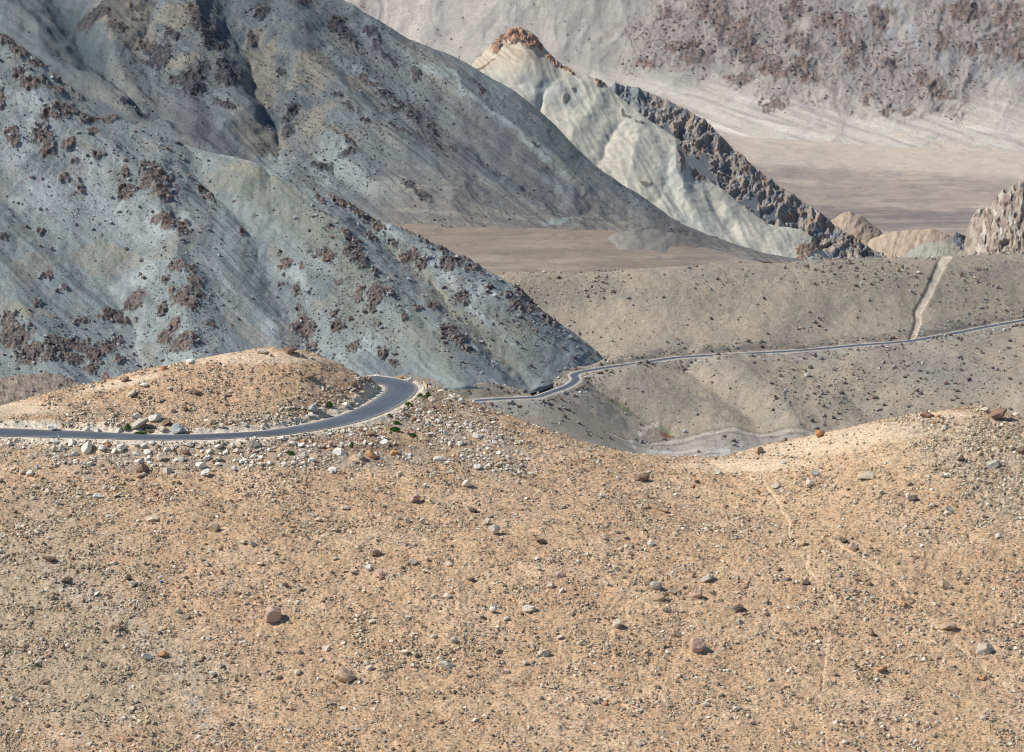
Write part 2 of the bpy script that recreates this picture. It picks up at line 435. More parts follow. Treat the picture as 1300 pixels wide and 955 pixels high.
def clay_ridge():
    crest = [(560, 110, 3150), (598, 82, 3180), (612, 67, 3190), (630, 50, 3195), (645, 39, 3200), (655, 35, 3200), (668, 37, 3200), (680, 45, 3200), (686, 55, 3200), (700, 70, 3195), (715, 82, 3190), (735, 93, 3185), (760, 103, 3180), (768, 108, 3178),
             (785, 122, 3170), (805, 140, 3160), (822, 152, 3150), (843, 165, 3140), (858, 176, 3130), (868, 195, 3120), (875, 212, 3115), (896, 227, 3105), (917, 241, 3095), (940, 260, 3085), (958, 274, 3075), (975, 284, 3070), (991, 288, 3065), (1016, 291, 3060),
             (1030, 300, 3055), (1045, 318, 3050), (1060, 335, 3045)]
    base = [(560, 180, 3050), (700, 260, 2980), (800, 320, 2900), (880, 340, 2860), (1060, 342, 2930)]
    P, T = sheet(560, 1060, .9, base, crest, 260, sag=.02, back=110, drop=120)
    px, py = proj(P)
    wx = px+5*fbm(px/26, py/26, 3, 1); wy = py+5*fbm(px/26, py/26, 3, 2)
    D = np.zeros(px.shape)
    def fold(pts, w, a, sharp=1.0):
        nonlocal D
        d, s = seg_dist(wx, wy, pts); D += a*np.exp(-(d/w)**(1.4*sharp))*np.sin(np.pi*np.clip(s*.86+.12, 0, 1))
    fold([(660, 60), (690, 100), (735, 112), (760, 125), (735, 160), (715, 195), (705, 230)], 16, 13)
    fold([(618, 85), (650, 105), (690, 108), (706, 98)], 10, -10, 1)
    fold([(640, 120), (665, 118), (690, 122), (706, 105)], 12, 5)
    fold([(708, 100), (690, 118), (684, 145), (700, 185)], 9, -13)
    fold([(795, 150), (773, 175), (760, 205), (744, 210)], 8, -11)
    fold([(790, 130), (810, 165), (805, 200), (795, 235), (800, 260)], 20, 12)
    fold([(848, 200), (850, 225), (835, 250), (815, 262)], 9, -7)
    fold([(862, 180), (858, 205), (868, 240), (885, 275), (900, 300)], 11, 10)
    fold([(850, 235), (862, 262), (885, 290)], 7, -7)
    fold([(915, 245), (935, 275), (960, 300), (985, 318)], 12, 9)
    fold([(893, 240), (915, 275), (940, 305)], 7, -6)
    fold([(985, 290), (1000, 318)], 14, 6)
    ripple = noise((px*.2+py*.9)/4.2, (px-py*.3)/14, 5)
    D = D*.42 + .25*ripple*ss(720, 760, px) + .8*fbm(px/22, py/22, 4, 6) + 2.4*(ridged((px*.8-py*.5)/30, (px*.5+py*.8)/110, 3, 61)-.6)
    c = np.ones(P.shape)*np.array([.49, .47, .395])
    c = mix(c, (.43, .43, .365), ss(-.1, .4, fbm(px/45, py/30, 4, 11)))
    c = mix(c, (.58, .55, .46), ss(.0, .5, fbm(px/60, py/45, 3, 13))*.8)
    c = mix(c, (.36, .375, .34), ss(.2, .55, fbm((px+py*.5)/40, (py-px*.6)/14, 3, 15))*.6)
    c = mix(c, (.42, .44, .41), blobs(wx, wy, [(690, 115, 34, 14, 10), (880, 285, 40, 12, 30), (860, 230, 20, 30)]).clip(0, 1)*.7)
    top = ss(96, 70, wy+(wx-650)*-.05)*ss(745, 690, wx)
    c = mix(c, (.46, .37, .27), top*.9)
    c = mix(c, (.62, .56, .46), ss(-.1, .3, fbm((px+py*1.1)/50, (py-px*.75)/6, 3, 18))*top*.7)
    pk = ss(.35, .65, blobs(wx, wy, [(652, 46, 22, 9, 0), (678, 54, 14, 9, 30), (632, 58, 10, 6, -30), (700, 76, 14, 3.5, 40), (722, 90, 12, 3, 30), (763, 104, 9, 5)])+.4*fbm(px/6, py/6, 3, 3))
    lump, lv = cells(px/5, py/4.5, 6)
    c = mix(c, (.42, .25, .17), pk); c = mix(c, (.22, .15, .12), pk*ss(.55, .8, lv))
    D += pk*(1.5+2.2*facets(px/8, py/7, 9))
    sp = ss(.5, .75, blobs(wx, wy, [(605, 74, 12, 2.2, -42), (612, 84, 26, 2, -35)])+.3*fbm(px/4, py/4, 2, 3)); c = mix(c, (.26, .19, .13), sp)
    cl = ss(.45, .7, blobs(wx, wy, [(766, 106, 8, 4), (718, 128, 4, 5), (795, 145, 12, 2.4, 38), (812, 160, 8, 2, 38), (820, 232, 8, 3), (726, 118, 3, 3)])+.3*fbm(px/4, py/4, 2, 3)); c = mix(c, (.17, .15, .14), cl*.85); D += cl*1
    cg = ss(.55, .8, blobs(wx, wy, [(866, 205, 5, 22, -15), (885, 225, 14, 5, 35), (1020, 318, 16, 14), (1035, 310, 10, 14)])+.35*fbm(px/5, py/5, 3, 8)); c = mix(c, (.26, .19, .145), cg); D += cg*(1+2*(.5-lump))
    D *= np.where(T >= 1, .4, 1)*ss(0, .12, T); c = c*1.12
    P += D[..., None]*ND
    grid_object('pale_clay_ridge', P, c, terrain_mat('clay_mat', .84, .9, 1.1, .14, .55), 'pale greenish clay ridge with an orange rocky peak')
def small_back_hills():
    def hill(crest, basey, d, col, seed, label, rough=2.0, step=1.0, rock=None, up=-.10):
        x0, x1 = crest[0][0], crest[-1][0]
        P, T = sheet(x0, x1, step, [(x0, basey, d-90), (x1, basey, d-90)], [(x, y, d) for x, y in crest], 70, sag=up, back=80, drop=70, right=500 if crest[-1][0] > 1400 else 0)
        px, py = proj(P)
        c = np.ones(P.shape)*np.array(col); c = c*(1+.18*fbm(px/14, py/8, 4, seed))[..., None]
        D = (rough*.6*fbm(px/12, py/9, 4, seed+1)+2.0*(ridged(px/16+py/60, py/50, 4, seed+2)-.6))*ss(0, .15, T)
        if rock is not None:
            lump, lv = cells(px/7+.5*fbm(px/7, py/7, 2, 1), py/8, seed); l2, v2 = cells(px/2.6, py/3, seed+2)
            rg = ridged(px/12, py/34, 4, seed+5)
            D += (3.5*(rg-.55)+2.3*facets(px/17+py/60, py/15, seed, 4))*ss(0, .12, T)*np.where(T >= 1, .4, 1)
            c = mix(c, rock[0], ss(.5, .75, lv)); c = mix(c, rock[1], ss(.1, .45, fbm(px/7, py/16, 4, seed+8))*.8)
            c = mix(c, (.2, .17, .15), ss(.7, .85, v2)*.4)
        P += D[..., None]*ND
        grid_object('small_hill' if rock is None else 'rocky_crag', P, c, terrain_mat('hill_mat', .85, .85, 1.15, .2, .7), label)
    hill([(1020, 330), (1040, 298), (1058, 277), (1068, 271), (1079, 268), (1095, 275), (1115, 291), (1140, 312), (1165, 330)], 342, 3370, (.45, .36, .28), 3, 'orange tan dome hill behind the crag foot')
    hill([(1070, 330), (1095, 309), (1125, 296), (1145, 293), (1155, 293), (1179, 290), (1200, 296), (1225, 311), (1250, 330)], 342, 3330, (.48, .385, .295), 9, 'low orange sand hill right of the dome')
    hill([(1140, 335), (1150, 322), (1165, 312), (1180, 307), (1195, 306), (1210, 308), (1222, 311), (1236, 320), (1250, 335)], 338, 3200, (.36, .355, .30), 15, 'rounded olive grey hillock where the dirt track goes over')
    hill([(1200, 332), (1208, 304), (1214, 296), (1222, 298), (1230, 302), (1240, 318), (1250, 332)], 338, 3230, (.17, .19, .21), 21, 'small dark blue crag beside the pale crag', rock=((.10, .12, .15), (.28, .28, .27)))
    hill([(1222, 332), (1231, 300), (1234, 276), (1240, 267), (1251, 264), (1258, 262), (1265, 249), (1273, 241), (1283, 238), (1292, 231), (1305, 230), (1330, 225), (1380, 240), (1440, 270)], 338, 3150, (.40, .34, .28), 27,
         'pale jagged rock crag at the right edge', rock=((.30, .235, .19), (.62, .57, .50)), step=.8, up=.0)

# ================================================================== 4. BACK LEFT MOUNTAIN
def back_mountain():
    crest = [(-250, -250, 3500), (200, -200, 3450), (380, -40, 3350), (430, -4, 3300), (470, 24, 3270), (520, 52, 3230), (580, 77, 3170), (626, 101, 3120), (649, 113, 3100), (684, 141, 3060), (711, 168, 3030), (741, 201, 2990), (788, 235, 2930),
             (845, 272, 2860), (866, 288, 2820), (912, 303, 2760), (970, 321, 2700), (1030, 332, 2640)]
    base = [(-250, 340, 2600), (400, 318, 2600), (560, 312, 2540), (700, 304, 2560), (800, 318, 2560), (1030, 338, 2560)]
    P, T = sheet(-90, 1030, 1.25, base, crest, 430, sag=.16, back=200, drop=190, left=500)
    px, py = proj(P)
    wx = px+14*fbm(px/50, py/50, 3, 1); wy = py+14*fbm(px/50, py/50, 3, 2)
    D = np.zeros(px.shape)
    def fold(pts, w, a, sh=1.0):
        nonlocal D
        d, s = seg_dist(wx, wy, pts); D += a*np.exp(-(d/w)**(1.4*sh))
        return d, s
    # gully left (0..130), face ribs, main gully (280,0)->(345,165), big right spur
    fold([(30, -60), (75, 0), (110, 70), (150, 115), (190, 145)], 22, -34)
    fold([(-60, -60), (0, 0), (60, 60), (120, 105), (190, 150), (260, 185), (330, 220)], 20, 20)
    fold([(150, -60), (130, 20), (150, 80), (165, 120)], 30, 24)
    fold([(200, -40), (190, 30), (178, 70), (200, 120)], 14, -12)
    fold([(235, -60), (245, 20), (262, 70), (290, 100), (310, 140)], 30, 26)
    fold([(245, -80), (290, 30), (320, 90), (345, 140), (352, 168)], 27, -27, .8)
    fold([(330, -80), (370, 20), (400, 90), (430, 130), (470, 170), (520, 210), (580, 245)], 34, 30)
    fold([(370, 60), (375, 110), (362, 160)], 16, 10)
    fold([(400, -30), (460, 60), (520, 120), (600, 185), (690, 245), (760, 275)], 30, -12)
    fold([(450, 10), (530, 75), (620, 140), (700, 205), (780, 255), (850, 295)], 26, 14)
    fold([(240, 105), (230, 130), (255, 160)], 26, 16)
    fold([(160, 120), (240, 165), (300, 195), (330, 225)], 12, -14)
    fold([(300, 165), (330, 172), (390, 180), (430, 190)], 12, 12)
    fold([(345, 170), (350, 195), (340, 215)], 14, -14)
    fold([(410, 170), (440, 205), (480, 230), (540, 262)], 16, 12)
    fold([(560, 150), (620, 200), (680, 245), (740, 262)], 13, -9)
    fold([(640, 230), (690, 262), (740, 285)], 12, 7)
    # downslope streaks
    u = (px*.80+py*.60); v = (-px*.60+py*.80)
    streak = fbm(u/150, v/11, 4, 21)
    D = D*.48 + 1.7*streak + 1.8*fbm(px/60, py/60, 3, 30) + 1.2*(ridged(u/60+fbm(px/30, py/30, 2, 6), v/18, 4, 88)-.6) + .35*fbm(px/6, py/6, 3, 31)
    c = np.ones(P.shape)*np.array([.225, .235, .235])  # grey-blue base with cloud shade put into the rock colour
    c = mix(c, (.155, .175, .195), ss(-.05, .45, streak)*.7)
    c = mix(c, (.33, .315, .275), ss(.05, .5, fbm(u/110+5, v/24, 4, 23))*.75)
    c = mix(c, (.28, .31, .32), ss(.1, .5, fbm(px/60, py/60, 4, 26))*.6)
    # dark scree of the two gullies, their shade put into the colour
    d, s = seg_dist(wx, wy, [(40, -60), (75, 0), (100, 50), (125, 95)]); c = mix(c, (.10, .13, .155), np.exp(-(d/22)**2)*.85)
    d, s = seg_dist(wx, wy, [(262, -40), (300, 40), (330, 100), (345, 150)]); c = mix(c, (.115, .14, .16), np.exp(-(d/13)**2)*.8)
    # buff patches
    tan = blobs(wx, wy, [(165, 20, 36, 30, 0), (170, 45, 30, 22), (225, 22, 28, 18), (240, 85, 28, 9), (330, 85, 22, 40, 0), (400, 95, 24, 30, 50), (435, 182, 22, 9, 40), (335, 185, 26, 22), (400, 160, 20, 26), (455, 115, 16, 20, 45)])
    c = mix(c, (.43, .355, .265), ss(.25, .8, tan+.5*fbm(px/16, py/12, 4, 33))*.55)
    pale = blobs(wx, wy, [(430, 215, 40, 24, 30), (480, 240, 36, 12, 25), (345, 205, 22, 18), (520, 265, 40, 8, 15), (560, 100, 60, 6, 36), (660, 175, 80, 5, 38), (450, 90, 60, 9, 45), (700, 230, 70, 5, 35)])
    c = mix(c, (.40, .43, .42), ss(.3, .9, pale+.4*fbm(px/14, py/10, 4, 35))*.75)
    # purple brown dark band of lower right slope
    dk = blobs(wx, wy, [(650, 200, 90, 22, 40), (760, 270, 80, 12, 28), (880, 305, 60, 7, 15), (560, 180, 60, 18, 40), (250, 160, 60, 18, 35)])
    c = mix(c, (.165, .155, .16), ss(.2, .9, dk+.35*fbm(u/60, v/8, 4, 37))*.75)
    # lower apron merges with brown plain
    ap = ss(215, 275, py+(px-600)*-.12 + 8*fbm(px/40, py/9, 3, 3))*ss(430, 520, px)
    apc = mix(np.ones(P.shape)*np.array([.25, .225, .21]), (.35, .31, .265), ss(-.1, .4, fbm(px/140, (py-px*.1)/6, 4, 39)))
    c = c*(1-ap[..., None]*.92) + apc*ap[..., None]*.92
    c = mix(c, (.34, .37, .35), ss(.3, .8, blobs(wx, wy, [(705, 278, 22, 6)])))
    # outcrops
    ob = [(115, 24, 20, 10), (135, 25, 10, 6), (150, 42, 16, 6), (215, 45, 8, 7), (223, 50, 7, 7), (250, 25, 16, 10, 40), (262, 40, 22, 14, 30), (268, 60, 16, 12, 20), (195, 62, 22, 10, 20), (200, 78, 18, 9), (245, 112, 18, 18), (225, 105, 12, 7), (258, 95, 12, 7),
          (290, 100, 18, 16, 30), (285, 140, 14, 6, 20), (175, 12, 12, 3), (172, 24, 10, 3), (332, 18, 11, 7), (375, 0, 16, 9, 30), (388, 8, 8, 9), (425, 30, 10, 13, 50), (437, 42, 17, 8, 40), (450, 54, 8, 4, 40), (472, 42, 14, 6, 30), (478, 57, 7, 5), (490, 72, 14, 3, 35), (500, 82, 10, 3, 30),
          (475, 108, 8, 4), (462, 102, 8, 5, 35), (490, 122, 14, 6, 25), (512, 134, 17, 6, 22), (524, 145, 10, 9, 30), (500, 140, 9, 6), (528, 96, 5, 8, -20), (548, 162, 8, 4, 30), (430, 132, 8, 5, 30), (442, 148, 11, 3, 35), (370, 140, 8, 8), (362, 150, 7, 5), (365, 165, 10, 8), (357, 95, 7, 5),
          (347, 75, 4, 3), (448, 192, 11, 3, 35), (440, 205, 10, 5), (408, 213, 10, 7), (418, 215, 8, 6), (400, 212, 6, 5), (500, 168, 10, 3, 35), (515, 172, 10, 3, 35), (555, 185, 8, 3, 35), (575, 188, 6, 4), (520, 245, 12, 4, 35), (535, 258, 10, 4, 30), (605, 110, 8, 2, 40), (612, 118, 8, 3, 30), (680, 190, 6, 2, 40),
          (160, 132, 10, 5), (180, 140, 8, 4), (465, 165, 8, 4, 30), (320, 45, 6, 8)]
    o = blobs(px+3*fbm(px/10, py/10, 2, 8), py+3*fbm(px/10, py/10, 2, 9), ob) + .38*fbm(px/7, py/6, 4, 44) - .02
    m = ss(.38, .70, o)*ss(310, 280, py)*.92
    reg = ss(.1, .8, blobs(px, py, [(240, 60, 90, 80), (480, 80, 120, 50, 40), (420, 200, 70, 50), (520, 150, 60, 30, 30), (370, 120, 40, 50)]))
    dots = ss(.45, .6, fbm(px/3.6, py/3.2, 3, 51))*(.25+.75*reg)*ss(300, 250, py)*.85
    lump, lv = cells(px/5+.5*fbm(px/6, py/6, 2, 2), py/4.2, 6); l2, v2 = cells(px/2.3, py/2.1, 12)
    rc = np.ones(P.shape)*np.array([.10, .092, .10]); rc = mix(rc, (.16, .12, .11), ss(.5, .9, lv)); rc = mix(rc, (.07, .08, .10), ss(.5, .8, v2)*.8); rc = mix(rc, (.32, .23, .18), ss(.3, .9, tan)*.6)
    c = c*(1-m[..., None]) + rc*m[..., None]
    c = mix(c, (.125, .125, .135), dots*(1-m))
    D += m*(1.2+1.7*facets(px/8, py/7, 5)) + dots*.6
    c = c*np.array([.82, .88, .90])  # darkens and cools the slope further for the painted cloud shade
    c = mix(c, (.31, .26, .215), ss(.17, .0, T+.04*fbm(px/30, py/10, 3, 91))*ss(400, 470, px)*ss(820, 740, px))
    D *= ss(0, .22, T)*np.where(T >= 1, .5, 1)
    P += D[..., None]*ND
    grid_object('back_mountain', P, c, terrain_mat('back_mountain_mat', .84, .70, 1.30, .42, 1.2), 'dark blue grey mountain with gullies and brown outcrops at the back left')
    rng = np.random.default_rng(15)
    prob = np.where((T < 1) & (py > -10), .12 + reg*.9 + 1.5*ss(.1, .5, o), 0)*ss(330, 270, py)
    pts, idx = pick(P, prob, 15000, rng)
    sz = .38 + .30*rng.pareto(2.8, len(pts)).clip(0, 3)
    cols = stone_colour(rng, len(pts), [(5, (.11, .11, .12)), (2, (.17, .13, .115)), (2, (.23, .25, .25))])
    scatter('mountain_scree', pts, sz, cols, attr_rock_mat('mountain_scree_mat', .8, .4), rng, 0, .75, label='countless dark boulders dotted over the dark back mountain', cat='scree')

# ================================================================== 5. NEAR LEFT MOUNTAIN
D_CREST = [(-90, 0, 2010), (0, 50, 1985), (20, 60, 1980), (53, 84, 1970), (66, 98, 1965), (81, 111, 1960), (127, 138, 1950), (162, 157, 1940), (219, 178, 1925), (254, 188, 1915), (298, 200, 1905), (330, 219, 1895), (344, 234, 1890), (392, 247, 1880),
           (429, 254, 1872), (450, 262, 1868), (471, 277, 1862), (508, 293, 1856), (542, 309, 1850), (570, 321, 1845), (598, 333, 1840), (616, 346, 1835), (637, 356, 1830), (663, 371, 1822), (684, 393, 1815), (705, 410, 1808), (726, 424, 1800),
           (750, 443, 1794), (768, 457, 1790), (790, 474, 1786)]
def near_mountain():
    base = [(-90, 530, 1640), (400, 515, 1658), (600, 506, 1667), (640, 505, 1669), (690, 496, 1700), (718, 483, 1735), (738, 472, 1768), (790, 476, 1778)]
    P, T = sheet(-90, 790, 1.0, base, D_CREST, 430, sag=.06, back=150, drop=130, left=300)
    px, py = proj(P)
    wx = px+9*fbm(px/40, py/40, 3, 1); wy = py+9*fbm(px/40, py/40, 3, 2)
    D = np.zeros(px.shape)
    def fold(pts, w, a, sh=1.0):
        nonlocal D
        d, s = seg_dist(wx, wy, pts); D += a*np.exp(-(d/w)**(1.4*sh))
    fold([(0, 60), (90, 170), (190, 230), (235, 350), (245, 440), (255, 520)], 38, 15)
    fold([(250, 210), (310, 280), (360, 370), (405, 450), (430, 520)], 26, -15)
    fold([(330, 225), (420, 300), (480, 380), (560, 460), (600, 510)], 38, 13)
    fold([(470, 295), (560, 370), (620, 430), (670, 490)], 17, -8)
    fold([(500, 295), (600, 350), (680, 410), (740, 450)], 22, 7)
    fold([(-40, 200), (60, 300), (150, 370), (180, 440), (190, 520)], 26, -10)
    fold([(-60, 260), (20, 380), (60, 450), (90, 520)], 32, 9)
    fold([(560, 430), (620, 470), (680, 500)], 20, 6)
    u = px*.76+py*.65; v = -px*.65+py*.76
    streak = fbm(u/120, v/9, 4, 21)
    D = D*.62 + .55*streak + .8*fbm(px/48, py/48, 3, 30) + .5*(ridged(u/50+fbm(px/30, py/30, 2, 6), v/17, 4, 88)-.6) + .2*fbm(px/6, py/5, 3, 33)
    c = np.ones(P.shape)*np.array([.27, .31, .315])
    c = mix(c, (.32, .36, .37), ss(-.1, .45, fbm(u/100, v/14, 4, 23)))
    c = mix(c, (.185, .22, .235), ss(.05, .45, fbm(u/120+8, v/20, 4, 25))*.85)
    c = mix(c, (.31, .30, .265), ss(.1, .5, fbm(px/70, py/50, 4, 27))*.6)
    # olive smooth slope on the middle spur
    ol = ss(.2, .9, blobs(wx, wy, [(390, 290, 70, 24, 40), (330, 245, 50, 20, 35), (470, 420, 60, 20, 40), (540, 440, 60, 22, 45), (640, 430, 60, 30, 40), (450, 350, 30, 30)]))
    c = mix(c, (.255, .275, .24), ol*.8)
    bf = ss(.2, .9, blobs(wx, wy, [(545, 360, 80, 9, 45), (610, 430, 60, 9, 45), (330, 230, 60, 6, 25), (150, 320, 26, 7, 30), (20, 395, 40, 8, 20), (560, 400, 40, 8, 45)])+.7*fbm(px/14, py/11, 4, 9))
    c = mix(c, (.36, .335, .27), bf*.6)
    # bright pale scree
    pw = blobs(wx, wy, [(45, 140, 28, 14, 20), (65, 115, 26, 7, 40), (40, 165, 10, 22, 0), (20, 190, 24, 28), (110, 215, 40, 14, 35), (60, 245, 50, 30, 30), (240, 290, 26, 7, 60), (275, 350, 30, 7, 50), (165, 440, 22, 40, 10), (230, 470, 40, 12), (500, 300, 26, 7, 30), (560, 345, 50, 8, 38),
                         (600, 370, 26, 8, 20), (200, 300, 24, 20), (315, 300, 18, 9, 60), (380, 350, 22, 9, 50), (130, 260, 60, 20, 40), (340, 420, 10, 30, -20), (470, 440, 24, 20), (610, 400, 50, 5, 45), (175, 350, 40, 14, -20)])
    c = mix(c, (.46, .50, .52), ss(.25, 1.1, pw+.35*fbm(px/10, py/8, 4, 35))*.7)
    dk = blobs(wx, wy, [(320, 300, 60, 10, 55), (370, 370, 50, 10, 55), (610, 470, 60, 12, 20), (730, 440, 40, 12, 45)])  # shade of the gullies painted into the slope colour
    c = mix(c, (.17, .21, .24), ss(.3, 1.0, dk+.2*fbm(px/10, py/10, 3, 36))*.6)
    ob = [(8, 62, 14, 9), (28, 76, 14, 9, 35), (50, 88, 11, 9), (75, 106, 12, 5, 40), (100, 122, 12, 4, 35), (25, 105, 10, 8), (40, 118, 13, 9), (60, 115, 12, 5, 30), (75, 125, 10, 5, 30), (85, 150, 20, 9, 15), (80, 158, 12, 6), (110, 160, 11, 7), (60, 155, 10, 8), (55, 178, 16, 10, 20), (60, 195, 12, 9), (88, 192, 10, 6), (12, 170, 10, 6), (18, 180, 9, 8),
          (3, 130, 5, 14), (145, 152, 10, 5), (135, 158, 8, 5), (120, 178, 8, 6), (125, 208, 6, 4), (95, 210, 6, 4), (190, 222, 14, 8), (200, 235, 19, 13), (208, 255, 13, 12, 20), (185, 245, 9, 9), (222, 240, 8, 3, 40), (255, 232, 6, 8, -30), (265, 240, 7, 6, 40), (80, 228, 8, 5), (102, 240, 5, 7), (160, 230, 5, 7), (5, 305, 5, 8), (50, 286, 4, 4), (160, 250, 14, 9),
          (215, 292, 14, 12), (232, 300, 10, 12), (200, 290, 8, 6), (225, 350, 12, 8), (245, 353, 6, 6), (210, 362, 6, 6), (249, 371, 10, 11), (238, 380, 12, 5), (218, 378, 5, 6), (232, 392, 14, 10, 20), (243, 400, 12, 9), (207, 397, 9, 7), (255, 387, 6, 5), (222, 420, 10, 9), (268, 418, 4, 6), (235, 445, 22, 10), (210, 430, 12, 10), (170, 378, 14, 10, -30), (140, 394, 12, 7), (105, 408, 10, 4, -20),
          (145, 400, 22, 5), (60, 350, 8, 6), (48, 388, 6, 9), (82, 365, 6, 4), (378, 380, 5, 5), (383, 395, 9, 9), (388, 408, 12, 10), (375, 405, 7, 9), (395, 428, 8, 6), (420, 399, 5, 4), (428, 414, 10, 7), (450, 440, 9, 7), (410, 326, 8, 6), (417, 334, 8, 5), (392, 324, 3, 2), (384, 338, 4, 4), (362, 330, 10, 5), (375, 360, 6, 5), (356, 350, 4, 3), (307, 286, 4, 6), (354, 320, 3, 3),
          (440, 262, 12, 6), (425, 257, 8, 5, 30), (405, 260, 8, 3, 40), (455, 272, 13, 5, 20), (468, 278, 9, 5), (412, 284, 8, 2, 30), (420, 300, 4, 4), (440, 305, 6, 4, 40), (443, 312, 12, 6, 50), (452, 320, 9, 9), (447, 332, 10, 10), (460, 340, 8, 12), (470, 300, 10, 5, 40), (480, 288, 10, 4, 30), (477, 385, 11, 12), (472, 397, 8, 6), (497, 385, 4, 7), (476, 355, 4, 7), (430, 363, 7, 3), (455, 382, 6, 8),
          (520, 296, 12, 5, 25), (540, 308, 10, 4, 25), (520, 325, 14, 8), (535, 333, 8, 6), (500, 310, 6, 4), (568, 340, 12, 8), (580, 338, 8, 6), (590, 332, 10, 4), (600, 345, 12, 5), (560, 322, 12, 4, 30), (587, 378, 11, 7, 20), (620, 372, 6, 5), (660, 376, 12, 5, 45), (655, 392, 9, 7), (664, 398, 7, 8), (676, 392, 8, 8, 45), (645, 380, 8, 5), (700, 414, 9, 5, 40), (690, 405, 10, 3, 40),
          (572, 428, 12, 8, 30), (566, 435, 8, 8), (585, 443, 9, 9, 40), (595, 455, 8, 5), (565, 452, 5, 4), (530, 400, 6, 4), (514, 415, 4, 4), (550, 390, 8, 8, 40), (485, 452, 8, 7), (500, 465, 6, 5), (20, 432, 22, 14), (40, 455, 18, 14), (72, 445, 16, 16), (100, 440, 18, 9), (90, 458, 18, 8), (120, 452, 12, 10), (135, 440, 12, 8), (150, 432, 8, 9), (10, 410, 12, 9), (150, 455, 6, 6), (62, 462, 14, 6), (115, 470, 9, 7)]
    jx = px+3*fbm(px/9, py/9, 2, 8); jy = py+3*fbm(px/9, py/9, 2, 9)
    o = blobs(jx, jy, ob) + .36*fbm(px/6, py/6, 4, 44) - .03
    m = ss(.34, .66, o)*.94
    reg = ss(.0, .8, blobs(px, py, [(60, 150, 120, 70, 30), (190, 220, 90, 60), (235, 390, 50, 80), (80, 440, 120, 40), (450, 320, 60, 70, 45), (560, 345, 110, 30, 35), (670, 390, 50, 30, 45), (580, 440, 40, 30, 45), (480, 390, 40, 50), (410, 400, 50, 60), (150, 240, 120, 50)]))
    dots = ss(.42, .56, fbm(px/3.2, py/2.8, 3, 51))*(.06+.94*reg)*.6
    tex, tv = cells(px/4.2, py/3.8, 77)
    lump, lv = cells(px/6+.5*fbm(px/6, py/6, 2, 2), py/5, 6); l2, v2 = cells(px/2.6, py/2.3, 12)
    rc = np.ones(P.shape)*np.array([.165, .13, .12]); rc = mix(rc, (.235, .16, .13), ss(.45, .85, lv)); rc = mix(rc, (.085, .085, .10), ss(.55, .85, v2)*.8); rc = mix(rc, (.27, .25, .24), ss(.1, .5, fbm(px/4, py/4, 2, 63))*.5)
    c = c*(1-m[..., None]) + rc*m[..., None]
    c = mix(c, (.15, .145, .15), dots*(1-m))
    D += m*(.9+1.15*facets(px/9, py/8, 5)) + dots*.25; c = c*np.array([1.01, 1.01, .98])
    D *= ss(0, .03, T)*np.where(T >= 1, .6, 1)
    P += D[..., None]*ND
    grid_object('near_mountain', P, c, terrain_mat('near_mountain_mat', .51, .72, 1.28, .4, 1.1), 'blue grey scree mountain with red brown outcrops on the left')
    rng = np.random.default_rng(5)
    prob = np.where(T < 1, (.10 + reg*1.0 + 1.2*ss(.1, .5, o)), 0)
    pts, idx = pick(P, prob, 8000, rng)
    sz = .30 + .30*rng.pareto(2.6, len(pts)).clip(0, 4)
    cols = stone_colour(rng, len(pts), [(4, (.18, .15, .145)), (2, (.22, .16, .13)), (4, (.26, .28, .29)), (1, (.42, .44, .45))])
    scatter('scree_stones', pts, sz, cols, attr_rock_mat('scree_stone_mat', 1.2, .3), rng, 0, .75, label='countless brown and grey scree stones scattered over the blue grey mountain', cat='scree')

# ================================================================== ROAD HELPERS
def catmull(P, n=12):
    P = np.asarray(P, float); out = []
    Q = np.concatenate([[2*P[0]-P[1]], P, [2*P[-1]-P[-2]]])
    for i in range(1, len(Q)-2):
        for k in range(n):
            t = k/n
            out.append(.5*((2*Q[i])+(-Q[i-1]+Q[i+1])*t+(2*Q[i-1]-5*Q[i]+4*Q[i+1]-Q[i+2])*t*t+(-Q[i-1]+3*Q[i]-3*Q[i+1]+Q[i+2])*t**3))
    out.append(P[-1]); return np.array(out)
def resample(P, step):
    s = np.concatenate([[0], np.cumsum(np.linalg.norm(np.diff(P[:, :2], axis=0), axis=1))])
    t = np.arange(0, s[-1], step)
    return np.stack([np.interp(t, s, P[:, k]) for k in range(P.shape[1])], 1)
def road_fields(X, Y, path, reach):
    """distance to path, signed lateral offset (left +), path z, bank; evaluated only near the path"""
    d = np.full(X.shape, 1e3); lat = np.zeros(X.shape); rz = np.zeros(X.shape); bk = np.zeros(X.shape)
    m = (X > path[:, 0].min()-reach) & (X < path[:, 0].max()+reach) & (Y > path[:, 1].min()-reach) & (Y < path[:, 1].max()+reach)
    xs, ys = X[m], Y[m]
    bd = np.full(xs.shape, 1e9); bi = np.zeros(xs.shape, int)
    for i in range(len(path)):
        q = (xs-path[i, 0])**2+(ys-path[i, 1])**2; k = q < bd; bd[k] = q[k]; bi[k] = i
    T = np.gradient(path[:, :2], axis=0); T /= np.linalg.norm(T, axis=1)[:, None]
    t = T[bi]; dx = xs-path[bi, 0]; dy = ys-path[bi, 1]
    al = dx*t[:, 0]+dy*t[:, 1]; la = -dx*t[:, 1]+dy*t[:, 0]
    inside = np.abs(al) < 3
    d[m] = np.where(inside, np.abs(la), np.sqrt(bd)); lat[m] = la
    rz[m] = path[bi, 2]; bk[m] = path[bi, 3] if path.shape[1] > 3 else 0
    return d, lat, rz, bk
